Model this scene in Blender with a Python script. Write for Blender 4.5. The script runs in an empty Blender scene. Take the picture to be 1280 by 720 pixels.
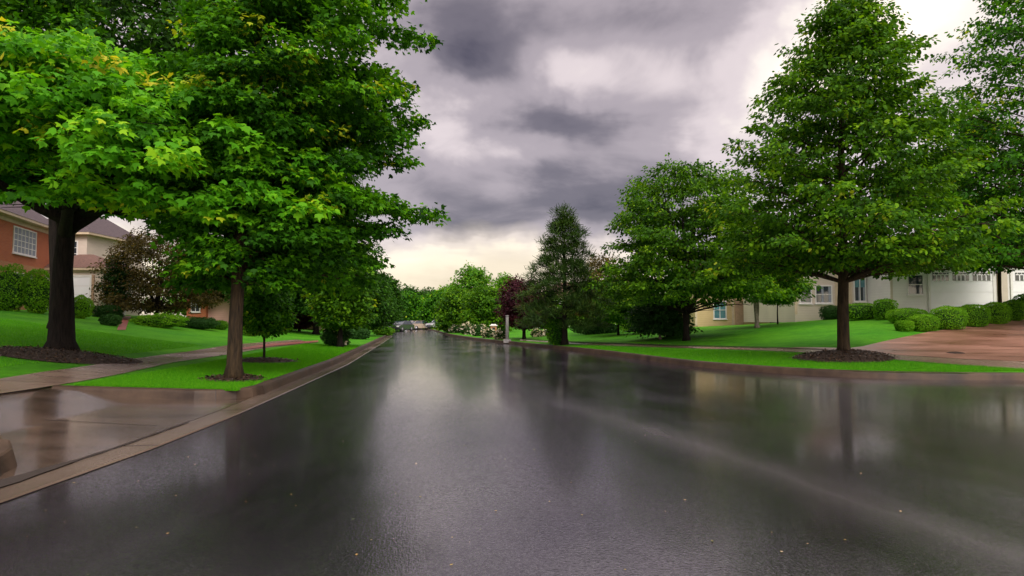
import bpy, math, random
import numpy as np
random.seed(7)
R = np.random.default_rng(11)
S = bpy.context.scene
COL = S.collection

# ------------------------------------------------------------------ camera
F, CX, CY, HZ, CAMH = 800.0, 640.0, 360.0, 401.0, 1.5
TH = math.atan((HZ - CY) / F)
cam = bpy.data.objects.new('camera', bpy.data.cameras.new('camera')); COL.objects.link(cam)
cam.location = (0, 0, CAMH); cam.rotation_euler = (math.pi / 2 + TH, 0, 0)
cam.data.lens = F / 1280 * 36; cam.data.clip_end = 4000; cam.data.clip_start = .05
S.camera = cam
FW = np.array([0, math.cos(TH), math.sin(TH)]); UP = np.array([0, -math.sin(TH), math.cos(TH)])

def ray(px, py):
    return FW + np.array([1, 0, 0]) * (px - CX) / F + UP * (CY - py) / F
def at(px, py, Y):
    d = ray(px, py); return np.array([0, 0, CAMH]) + d * (Y / d[1])

# ------------------------------------------------------------------ terrain
LE = np.array([(-30, -4.2), (5, -4.2), (7.6, -4.2), (10.2, -4.36), (15, -4.85), (22, -5.6), (34, -7.35), (60, -11.2), (100, -19), (140, -30)], float)   # y, x of left gutter edge
RE = np.array([(60, 16.1), (30, 16.2), (14, 16.2), (11.2, 16.35), (9.2, 16.9), (7.6, 18.3), (5.9, 21.4), (3.85, 29.5), (1.6, 36), (0, 41), (-2.6, 49), (-6.6, 66), (-12.6, 100), (-22, 140)], float)
def smooth_poly(P, n=8):
    P = np.asarray(P, float); out = []
    for i in range(len(P) - 1):
        a = P[max(i - 1, 0)]; b = P[i]; c = P[i + 1]; d = P[min(i + 2, len(P) - 1)]
        for k in range(n):
            t = k / n
            # centripetal-ish: limited tangents
            m1 = (c - a) * .5; m2 = (d - b) * .5; L = np.linalg.norm(c - b)
            for m in (m1, m2):
                l = np.linalg.norm(m)
                if l > L: m *= L / l
            out.append((2*t**3 - 3*t**2 + 1) * b + (t**3 - 2*t**2 + t) * m1 + (-2*t**3 + 3*t**2) * c + (t**3 - t**2) * m2)
    out.append(P[-1]); return np.array(out)
def xl(y): return np.interp(y, LE[:, 0], LE[:, 1])
REs = smooth_poly(RE, 8)
def xr(y): return np.interp(y, REs[::1, 1], REs[::1, 0])
def dist_poly(x, y, P):
    x = np.asarray(x, float); y = np.asarray(y, float)
    best = np.full(np.broadcast(x, y).shape, 1e9)
    for a, b in zip(P[:-1], P[1:]):
        ab = b - a; t = np.clip(((x - a[0]) * ab[0] + (y - a[1]) * ab[1]) / (ab @ ab), 0, 1)
        best = np.minimum(best, np.hypot(x - a[0] - ab[0] * t, y - a[1] - ab[1] * t))
    return best
KH = .17
def TL(x, y):
    d = (xl(y) - .63) - np.asarray(x, float)
    k = np.interp(y, [12, 20, 45, 70, 120], [1, 1, 1, .7, .3])
    return KH + np.interp(d, [0, 3.2, 4.7, 6, 9, 18, 22, 60], [0, .1, .13, .24, .62, 1.85, 2.05, 2.3]) * k
def TR(x, y):
    d = dist_poly(x, y, REs)
    k = np.interp(y, [16, 34, 50, 80, 120], [1, 1, .55, .3, .15])
    return KH + np.interp(d, [0, 5, 14, 20, 22, 60], [0, .34, 1.26, 1.85, 1.95, 2.1]) * k
def TD(x, y):   # side driveway, left
    d = (xl(y) - .43) - np.asarray(x, float)
    base = np.interp(d, [0, .5, 2.2, 3.3, 5, 6.4, 9, 18, 30], [.012, .02, .05, .262, .30, .4, .62, 1.85, 2.1])
    return base
def T(x, y):
    if x < xl(y):
        return float(TL(x, y)) if y > 12.05 else float(TD(x, y))
    if y > 16.2 and x > xr(y): return float(TR(x, y))
    return 0.0
def G(px, py, far=200):
    d = ray(px, py); d = d / d[1]
    p0 = 3.0
    Y = np.arange(4, far, .05); X = d[0] * Y
    Z = np.where(X < xl(Y), np.where(Y > 12.05, TL(X, Y), TD(X, Y)), np.where((Y > 16.2) & (X > xr(Y)), TR(X, Y), 0.0))
    k = np.nonzero(CAMH + d[2] * Y < Z)[0]
    if len(k): return np.array([X[k[0]], Y[k[0]], Z[k[0]]])
    return np.array([d[0] * far, far, 0.0])

# ------------------------------------------------------------------ materials
MATS = {}
def nt(m): m.use_nodes = True; return m.node_tree.nodes, m.node_tree.links
def hexa(c): return (c[0], c[1], c[2], 1)
def mat(name, col, rough=.7, col2=None, scale=8, spec=.5, bump=0, bscale=60, metal=0, detail=6, coat=0, stretch=None):
    if name in MATS: return MATS[name]
    m = bpy.data.materials.new(name); N, L = nt(m); b = N['Principled BSDF']
    b.inputs['Roughness'].default_value = rough; b.inputs['Metallic'].default_value = metal
    b.inputs['Specular IOR Level'].default_value = spec; b.inputs['Coat Weight'].default_value = coat
    tc = N.new('ShaderNodeTexCoord')
    c2 = col2 or tuple(x * .78 for x in col)
    vec = tc.outputs['Object']
    if stretch:
        mp = N.new('ShaderNodeMapping'); mp.inputs['Scale'].default_value = stretch; L.new(vec, mp.inputs[0]); vec = mp.outputs[0]
    n = N.new('ShaderNodeTexNoise'); n.inputs['Scale'].default_value = scale; n.inputs['Detail'].default_value = detail
    L.new(vec, n.inputs['Vector'])
    r = N.new('ShaderNodeValToRGB'); r.color_ramp.elements[0].position = .33; r.color_ramp.elements[1].position = .68
    r.color_ramp.elements[0].color = hexa(c2); r.color_ramp.elements[1].color = hexa(col)
    L.new(n.outputs[0], r.inputs[0]); L.new(r.outputs[0], b.inputs['Base Color'])
    if bump:
        n2 = N.new('ShaderNodeTexNoise'); n2.inputs['Scale'].default_value = bscale; n2.inputs['Detail'].default_value = 8
        L.new(vec, n2.inputs['Vector'])
        bp = N.new('ShaderNodeBump'); bp.inputs['Strength'].default_value = bump; bp.inputs['Distance'].default_value = .02 if not stretch else .05
        L.new(n2.outputs[0], bp.inputs['Height']); L.new(bp.outputs[0], b.inputs['Normal'])
    MATS[name] = m; return m

def leaf_mat(name, cols, trans=.35, rough=.6, spec=.12):
    """cols: ramp stops (pos, rgb) read by the per leaf attribute 'tint'"""
    if name in MATS: return MATS[name]
    m = bpy.data.materials.new(name); N, L = nt(m); b = N['Principled BSDF']
    a = N.new('ShaderNodeAttribute'); a.attribute_name = 'tint'
    r = N.new('ShaderNodeValToRGB'); cr = r.color_ramp
    cr.elements[0].position = cols[0][0]; cr.elements[0].color = hexa(cols[0][1])
    cr.elements[1].position = cols[-1][0]; cr.elements[1].color = hexa(cols[-1][1])
    for p, c in cols[1:-1]:
        e = cr.elements.new(p); e.color = hexa(c)
    L.new(a.outputs['Fac'], r.inputs[0]); L.new(r.outputs[0], b.inputs['Base Color'])
    b.inputs['Roughness'].default_value = rough; b.inputs['Specular IOR Level'].default_value = spec
    t = N.new('ShaderNodeBsdfTranslucent')
    mx = N.new('ShaderNodeMix'); mx.data_type = 'RGBA'; mx.blend_type = 'MULTIPLY'; mx.inputs[0].default_value = 1
    L.new(r.outputs[0], mx.inputs[6]); mx.inputs[7].default_value = (1.5, 1.35, .55, 1)
    L.new(mx.outputs[2], t.inputs[0])
    ms = N.new('ShaderNodeMixShader'); ms.inputs[0].default_value = trans
    L.new(b.outputs[0], ms.inputs[1]); L.new(t.outputs[0], ms.inputs[2])
    L.new(ms.outputs[0], N['Material Output'].inputs['Surface'])
    MATS[name] = m; return m

LF_MAPLE = leaf_mat('maple_leaves', [(0, (.010, .048, .004)), (.45, (.038, .155, .004)), (.75, (.11, .33, .007)), (.93, (.20, .42, .012)), (1, (.36, .44, .02))], .42)
LF_LIME = leaf_mat('lime_maple_leaves', [(0, (.03, .13, .006)), (.4, (.09, .33, .01)), (.7, (.20, .50, .012)), (.88, (.32, .54, .015)), (1, (.52, .50, .03))], .42)
LF_OAK = leaf_mat('oak_leaves', [(0, (.012, .05, .003)), (.45, (.050, .155, .004)), (.8, (.15, .33, .007)), (.95, (.22, .38, .012)), (1, (.32, .40, .02))], .42)
LF_DARK = leaf_mat('dark_oak_leaves', [(0, (.010, .042, .004)), (.5, (.026, .095, .005)), (1, (.075, .20, .01))], .32)
LF_PINE = leaf_mat('pine_needles', [(0, (.012, .03, .006)), (.5, (.03, .075, .010)), (1, (.10, .15, .02))], .15)
LF_PLUM = leaf_mat('plum_leaves', [(0, (.025, .007, .012)), (.5, (.055, .013, .02)), (1, (.12, .03, .03))], .25)
LF_BRONZE = leaf_mat('bronze_leaves', [(0, (.03, .03, .007)), (.5, (.085, .068, .015)), (1, (.18, .14, .03))], .3)
LF_FRESH = leaf_mat('fresh_leaves', [(0, (.04, .14, .01)), (.5, (.10, .28, .012)), (1, (.28, .42, .03))], .42)
LF_BOX = leaf_mat('boxwood_leaves', [(0, (.05, .15, .006)), (.5, (.11, .30, .008)), (1, (.24, .46, .015))], .25)
LF_YEW = leaf_mat('yew_leaves', [(0, (.012, .04, .008)), (.5, (.022, .075, .012)), (1, (.045, .12, .02))], .2)
BLOSSOM = leaf_mat('cream_blossom', [(0, (.35, .30, .18)), (.5, (.62, .55, .40)), (1, (.8, .74, .62))], .3)
GRASS_B = leaf_mat('grass_blades', [(0, (.035, .18, .004)), (.5, (.07, .30, .004)), (1, (.16, .40, .01))], .35)
BARK = mat('wet_bark', (.022, .016, .013), .8, (.008, .006, .005), 14, .15, 1.0, 26, stretch=(1, 1, .18))
BARK_O = mat('oak_bark', (.052, .033, .015), .85, (.014, .009, .005), 14, .25, 1.0, 28, stretch=(1, 1, .18))
BARK_P = mat('pale_bark', (.38, .33, .27), .7, (.16, .13, .10), 9, .3, .6, 30)

# lawn
def lawn_material():
    m = bpy.data.materials.new('lawn_grass'); N, L = nt(m); b = N['Principled BSDF']
    tc = N.new('ShaderNodeTexCoord')
    n1 = N.new('ShaderNodeTexNoise'); n1.inputs['Scale'].default_value = .35; n1.inputs['Detail'].default_value = 4
    n2 = N.new('ShaderNodeTexNoise'); n2.inputs['Scale'].default_value = 30; n2.inputs['Detail'].default_value = 8; n2.inputs['Roughness'].default_value = .75
    for n in (n1, n2): L.new(tc.outputs['Object'], n.inputs['Vector'])
    r1 = N.new('ShaderNodeValToRGB'); e = r1.color_ramp.elements
    e[0].position = .3; e[0].color = (.035, .22, .003, 1); e[1].position = .72; e[1].color = (.08, .33, .004, 1)
    L.new(n1.outputs[0], r1.inputs[0])
    r2 = N.new('ShaderNodeValToRGB'); e = r2.color_ramp.elements
    e[0].position = .3; e[0].color = (.42, .5, .4, 1); e[1].position = .7; e[1].color = (1.3, 1.2, 1.1, 1)
    L.new(n2.outputs[0], r2.inputs[0])
    mx = N.new('ShaderNodeMix'); mx.data_type = 'RGBA'; mx.blend_type = 'MULTIPLY'; mx.inputs[0].default_value = 1
    n3 = N.new('ShaderNodeTexNoise'); n3.inputs['Scale'].default_value = 2.6; n3.inputs['Detail'].default_value = 7; n3.inputs['Roughness'].default_value = .65; L.new(tc.outputs['Object'], n3.inputs['Vector'])
    r3 = N.new('ShaderNodeValToRGB'); e = r3.color_ramp.elements; e[0].position = .34; e[0].color = (.74, .72, .9, 1); e[1].position = .66; e[1].color = (1.25, 1.08, 1, 1); L.new(n3.outputs[0], r3.inputs[0])
    my = N.new('ShaderNodeMix'); my.data_type = 'RGBA'; my.blend_type = 'MULTIPLY'; my.inputs[0].default_value = 1; L.new(r1.outputs[0], my.inputs[6]); L.new(r3.outputs[0], my.inputs[7])
    L.new(my.outputs[2], mx.inputs[6]); L.new(r2.outputs[0], mx.inputs[7]); L.new(mx.outputs[2], b.inputs['Base Color'])
    b.inputs['Roughness'].default_value = .9; b.inputs['Specular IOR Level'].default_value = .15
    bp = N.new('ShaderNodeBump'); bp.inputs['Strength'].default_value = .6; bp.inputs['Distance'].default_value = .04
    L.new(n2.outputs[0], bp.inputs['Height']); L.new(bp.outputs[0], b.inputs['Normal'])
    return m
LAWN = lawn_material()
EARTH = mat('damp_earth', (.06, .05, .03), .95, (.03, .03, .018), 2)
MULCH = mat('dark_mulch', (.045, .028, .018), .9, (.015, .009, .006), 30, .3, 1, 40)

def math_node(N, L, op, a, b=None, c=None, clamp=False):
    n = N.new('ShaderNodeMath'); n.operation = op; n.use_clamp = clamp
    for i, v in enumerate((a, b, c)):
        if v is None: continue
        if isinstance(v, (int, float)): n.inputs[i].default_value = v
        else: L.new(v, n.inputs[i])
    return n.outputs[0]

def asphalt_material():
    m = bpy.data.materials.new('wet_asphalt'); N, L = nt(m); b = N['Principled BSDF']
    M = lambda *a, **k: math_node(N, L, *a, **k)
    tc = N.new('ShaderNodeTexCoord'); obj = tc.outputs['Object']
    def noise(scale, detail=4, mapping=None, rough=.5):
        n = N.new('ShaderNodeTexNoise'); n.inputs['Scale'].default_value = scale; n.inputs['Detail'].default_value = detail; n.inputs['Roughness'].default_value = rough
        if mapping:
            mp = N.new('ShaderNodeMapping'); mp.inputs['Scale'].default_value = mapping[0]; mp.inputs['Rotation'].default_value = (0, 0, mapping[1])
            L.new(obj, mp.inputs[0]); L.new(mp.outputs[0], n.inputs['Vector'])
        else: L.new(obj, n.inputs['Vector'])
        return n.outputs[0]
    grit = N.new('ShaderNodeTexVoronoi'); grit.inputs['Scale'].default_value = 62; L.new(obj, grit.inputs['Vector'])
    fine = noise(160, 3); wet = noise(.55, 5, ((1, .45, 1), .05)); patch = noise(1.6, 6, ((1, .35, 1), .1), .6)
    # wheel tracks and the painted sky-reflection streak: distance from a line in the ground plane, bent by noise
    sep = N.new('ShaderNodeSeparateXYZ'); L.new(obj, sep.inputs[0])
    x, y = sep.outputs[0], sep.outputs[1]
    def track(x0, y0, x1, y1, w):
        dx, dy = x1 - x0, y1 - y0; l = math.hypot(dx, dy); nx, ny = -dy / l, dx / l
        d = M('ADD', M('MULTIPLY', M('SUBTRACT', x, x0), nx), M('MULTIPLY', M('SUBTRACT', y, y0), ny))
        d = M('ADD', d, M('MULTIPLY', M('SUBTRACT', patch, .5), .45))
        d = M('DIVIDE', M('ABSOLUTE', d), w)
        return M('SUBTRACT', 1.0, d, clamp=True)
    t1 = track(3.3, 3.9, 1.0, 12.0, .75)
    t2 = track(5.0, 5.0, 2.2, 12.5, .5)
    t3 = track(2.6, 3.6, .3, 12.0, .4)
    t1 = M('MULTIPLY', t1, M('DIVIDE', M('SUBTRACT', 15.0, y), 6.0, clamp=True))
    # colour
    r = N.new('ShaderNodeValToRGB'); e = r.color_ramp.elements
    e[0].position = .3; e[0].color = (.008, .005, .0095, 1); e[1].position = .75; e[1].color = (.026, .017, .030, 1)
    L.new(patch, r.inputs[0])
    mx = N.new('ShaderNodeMix'); mx.data_type = 'RGBA'; L.new(M('MULTIPLY', M('MULTIPLY', t1, t1), .45), mx.inputs[0]); L.new(r.outputs[0], mx.inputs[6]); mx.inputs[7].default_value = (.085, .07, .078, 1)  # pale streak of reflected sky painted into the base colour along this track
    # sparse pale grit stones
    v2 = N.new('ShaderNodeTexVoronoi'); v2.inputs['Scale'].default_value = 22; L.new(obj, v2.inputs['Vector'])
    sp = M('LESS_THAN', v2.outputs['Distance'], .075)
    wn = N.new('ShaderNodeTexWhiteNoise'); L.new(v2.outputs['Position'], wn.inputs['Vector'])
    sp = M('MULTIPLY', sp, M('GREATER_THAN', wn.outputs[0], .72))
    mx2 = N.new('ShaderNodeMix'); mx2.data_type = 'RGBA'; L.new(M('MULTIPLY', sp, .7), mx2.inputs[0]); L.new(mx.outputs[2], mx2.inputs[6]); mx2.inputs[7].default_value = (.28, .22, .16, 1)
    L.new(mx2.outputs[2], b.inputs['Base Color'])
    sg = N.new('ShaderNodeSeparateColor'); L.new(grit.outputs['Color'], sg.inputs[0])
    stone = M('MULTIPLY_ADD', sg.outputs[0], .75, .15); L.new(M('MULTIPLY', stone, .9), b.inputs['Coat Weight'])
    L.new(M('MULTIPLY_ADD', sg.outputs[1], .9, .35), b.inputs['Specular IOR Level'])
    # roughness : wet film thickness
    rg = M('MULTIPLY_ADD', wet, .40, -.05)
    rg = M('ADD', rg, M('MULTIPLY', t1, .12)); rg = M('SUBTRACT', rg, M('MULTIPLY', t2, .08)); rg = M('SUBTRACT', rg, M('MULTIPLY', t3, .06))
    rg = M('MINIMUM', M('MAXIMUM', rg, .07), .6)
    L.new(rg, b.inputs['Roughness'])
    b.inputs['IOR'].default_value = 2.0; b.inputs['Coat Roughness'].default_value = .10; b.inputs['Coat IOR'].default_value = 1.45
    h = M('ADD', M('MULTIPLY', grit.outputs['Distance'], .9), M('MULTIPLY', fine, .5))
    bp = N.new('ShaderNodeBump'); bp.inputs['Distance'].default_value = .007
    L.new(M('MULTIPLY_ADD', wet, .6, .03), bp.inputs['Strength']); L.new(h, bp.inputs['Height'])
    bp2 = N.new('ShaderNodeBump'); bp2.inputs['Distance'].default_value = .02; bp2.inputs['Strength'].default_value = .05
    L.new(patch, bp2.inputs['Height']); L.new(bp.outputs[0], bp2.inputs['Normal']); L.new(bp2.outputs[0], b.inputs['Normal'])
    return m
ASPHALT = asphalt_material()

def concrete_material(name, ca, cb, rough0=.12, rough1=.5, mapping=(1, 1, 1), sc=.9, spec=.6):
    m = bpy.data.materials.new(name); N, L = nt(m); b = N['Principled BSDF']
    M = lambda *a, **k: math_node(N, L, *a, **k)
    tc = N.new('ShaderNodeTexCoord'); mp = N.new('ShaderNodeMapping'); mp.inputs['Scale'].default_value = mapping; L.new(tc.outputs['Object'], mp.inputs[0])
    n = N.new('ShaderNodeTexNoise'); n.inputs['Scale'].default_value = sc; n.inputs['Detail'].default_value = 6; n.inputs['Roughness'].default_value = .6; L.new(mp.outputs[0], n.inputs['Vector'])
    n2 = N.new('ShaderNodeTexNoise'); n2.inputs['Scale'].default_value = 70; n2.inputs['Detail'].default_value = 5; L.new(tc.outputs['Object'], n2.inputs['Vector'])
    r = N.new('ShaderNodeValToRGB'); e = r.color_ramp.elements; e[0].position = .34; e[0].color = hexa(cb); e[1].position = .64; e[1].color = hexa(ca)
    L.new(n.outputs[0], r.inputs[0])
    r2 = N.new('ShaderNodeValToRGB'); e = r2.color_ramp.elements; e[0].color = (.7, .7, .7, 1); e[1].color = (1.2, 1.2, 1.2, 1); L.new(n2.outputs[0], r2.inputs[0])
    mx = N.new('ShaderNodeMix'); mx.data_type = 'RGBA'; mx.blend_type = 'MULTIPLY'; mx.inputs[0].default_value = 1
    L.new(r.outputs[0], mx.inputs[6]); L.new(r2.outputs[0], mx.inputs[7]); L.new(mx.outputs[2], b.inputs['Base Color'])
    L.new(M('MULTIPLY_ADD', n.outputs[0], (rough1 - rough0) * 1.6, rough0 - .1, clamp=True), b.inputs['Roughness'])
    b.inputs['Specular IOR Level'].default_value = spec; b.inputs['Coat Weight'].default_value = .6 if spec > .9 else 0; b.inputs['Coat Roughness'].default_value = .12
    bp = N.new('ShaderNodeBump'); bp.inputs['Distance'].default_value = .006; bp.inputs['Strength'].default_value = .35
    L.new(n2.outputs[0], bp.inputs['Height']); L.new(bp.outputs[0], b.inputs['Normal'])
    return m
DRIVE_C = concrete_material('wet_concrete', (.13, .088, .062), (.05, .032, .02), .03, .24, (.6, 1.6, 1), .9, 1.0)
GUTTER_C = concrete_material('gutter_concrete', (.145, .108, .08), (.07, .048, .033), .08, .36, (.7, .3, 1), .8)
KERB_C = concrete_material('kerb_concrete', (.085, .054, .033), (.026, .015, .009), .4, .7, (1, 1, 1), 1.8, .3)
WALK_C = concrete_material('pavement_concrete', (.27, .19, .14), (.17, .11, .08), .08, .4, (1, .5, 1), .6)
DRIVE_R = concrete_material('red_brown_concrete', (.30, .15, .10), (.15, .065, .04), .2, .55, (.5, 1.6, 1), .9)
JOINT = mat('dark_joint', (.03, .02, .014), .6, (.02, .012, .008), 12, .5)

# ------------------------------------------------------------------ mesh helpers
def mesh_np(name, V, faces_flat, counts, m, tint=None, smooth=False, parent=None):
    me = bpy.data.meshes.new(name)
    V = np.asarray(V, np.float32); faces_flat = np.asarray(faces_flat, np.int32); counts = np.asarray(counts, np.int32)
    me.vertices.add(len(V)); me.vertices.foreach_set('co', V.ravel())
    me.loops.add(len(faces_flat)); me.loops.foreach_set('vertex_index', faces_flat)
    me.polygons.add(len(counts)); starts = np.concatenate([[0], np.cumsum(counts)[:-1]]).astype(np.int32)
    me.polygons.foreach_set('loop_start', starts); me.polygons.foreach_set('loop_total', counts)
    if smooth: me.polygons.foreach_set('use_smooth', np.ones(len(counts), bool))
    me.update(calc_edges=True)
    if tint is not None:
        a = me.attributes.new('tint', 'FLOAT', 'POINT'); a.data.foreach_set('value', np.asarray(tint, np.float32))
    me.materials.append(m)
    o = bpy.data.objects.new(name, me); COL.objects.link(o)
    if parent: o.parent = parent
    return o

class MB:
    def __init__(s): s.v = []; s.f = []; s.sm = []
    def add(s, vs, fs, sm=False):
        b = len(s.v); s.v += [tuple(float(c) for c in p) for p in vs]; s.f += [tuple(i + b for i in f) for f in fs]; s.sm += [sm] * len(fs)
    def box(s, x0, x1, y0, y1, z0, z1, fr=None):
        vs = [(x, y, z) for z in (z0, z1) for y in (y0, y1) for x in (x0, x1)]
        if fr: vs = [fr(*p) for p in vs]
        s.add(vs, [(0, 2, 3, 1), (4, 5, 7, 6), (0, 1, 5, 4), (2, 6, 7, 3), (0, 4, 6, 2), (1, 3, 7, 5)])
    def grid(s, rows, sm=True):
        n = len(rows[0]); vs = [p for r in rows for p in r]
        s.add(vs, [(i * n + j, i * n + j + 1, (i + 1) * n + j + 1, (i + 1) * n + j) for i in range(len(rows) - 1) for j in range(n - 1)], sm)
    def tube(s, pts, rad, n=8, cap=True, noise=0):
        pts = [np.asarray(p, float) for p in pts]; rings = []
        for i, p in enumerate(pts):
            d = pts[min(i + 1, len(pts) - 1)] - pts[max(i - 1, 0)]; d = d / (np.linalg.norm(d) + 1e-9)
            a = np.cross(d, (0.13, 1, 0.07)) if abs(d[1]) < .9 else np.cross(d, (1, 0, 0)); a /= np.linalg.norm(a); b = np.cross(d, a)
            rings.append([p + (a * math.cos(t) + b * math.sin(t)) * rad[i] * (1 + noise * random.uniform(-1, 1)) for t in (2 * math.pi * k / n for k in range(n))])
        vs = [q for r in rings for q in r]
        fs = [(i * n + k, i * n + (k + 1) % n, (i + 1) * n + (k + 1) % n, (i + 1) * n + k) for i in range(len(pts) - 1) for k in range(n)]
        if cap: fs += [tuple(range(n))[::-1], tuple((len(pts) - 1) * n + k for k in range(n))]
        s.add(vs, fs, True)
    def build(s, name, m, parent=None):
        me = bpy.data.meshes.new(name); me.from_pydata(s.v, [], s.f); me.materials.append(m)
        me.polygons.foreach_set('use_smooth', s.sm); me.update()
        o = bpy.data.objects.new(name, me); COL.objects.link(o)
        if parent: o.parent = parent
        return o
def empty(name, loc, rz=0):
    o = bpy.data.objects.new(name, None); COL.objects.link(o); o.location = [float(c) for c in loc]; o.rotation_euler.z = rz; o.empty_display_size = .3; return o
def tag(o, label=None, cat=None, group=None, kind=None):
    for k, v in (('label', label), ('category', cat), ('group', group), ('kind', kind)):
        if v: o[k] = v
    return o
def struct(o): o['kind'] = 'structure'; return o
def copy_tree(o, parent=None):
    c = o.copy(); COL.objects.link(c); c.parent = parent
    for ch in o.children: copy_tree(ch, c)
    return c

# ------------------------------------------------------------------ leaves
def leaf_template(kind):
    if kind == 'maple':
        P = [(0, 0, 0), (.42, .10, -.04), (.50, .48, -.10), (.22, .50, -.02), (0, 1, -.16), (-.22, .50, -.02), (-.50, .48, -.10), (-.42, .10, -.04)]
        return np.array(P), [(0, 1, 2, 3, 4), (0, 4, 5, 6, 7)]
    if kind == 'oak':
        P = [(0, 0, 0), (.30, .30, -.05), (.24, .72, -.08), (0, 1, -.14), (-.24, .72, -.08), (-.30, .30, -.05)]
        return np.array(P), [(0, 1, 2, 3), (0, 3, 4, 5)]
    if kind == 'needle':
        P = [(-.05, 0, 0), (.05, 0, 0), (.03, 1, .05), (-.03, 1, .05)]
        return np.array(P), [(0, 1, 2, 3)]
    if kind == 'blade':
        P = [(-.5, 0, 0), (.5, 0, 0), (0, 1, 0)]
        return np.array(P), [(0, 1, 2)]
    P = [(0, 0, 0), (.36, .5, -.06), (0, 1, -.1), (-.36, .5, -.06)]
    return np.array(P), [(0, 1, 2, 3)]

def leaves(name, pos, direction, normal, size, tint, kind, m, parent=None):
    """one mesh of many leaves"""
    Tm, Fc = leaf_template(kind); n = len(pos); k = len(Tm)
    d = direction / (np.linalg.norm(direction, axis=1, keepdims=True) + 1e-9)
    nn = normal - d * (normal * d).sum(1, keepdims=True); nn /= (np.linalg.norm(nn, axis=1, keepdims=True) + 1e-9)
    sx = np.cross(d, nn)
    V = pos[:, None, :] + size[:, None, None] * (Tm[None, :, 0:1] * sx[:, None, :] + Tm[None, :, 1:2] * d[:, None, :] + Tm[None, :, 2:3] * nn[:, None, :])
    flat = np.concatenate([np.array(f) for f in Fc]); cnt = np.array([len(f) for f in Fc])
    idx = (flat[None, :] + (np.arange(n) * k)[:, None]).ravel()
    return mesh_np(name, V.reshape(-1, 3), idx, np.tile(cnt, n), m, np.repeat(tint, k), True, parent)

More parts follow.
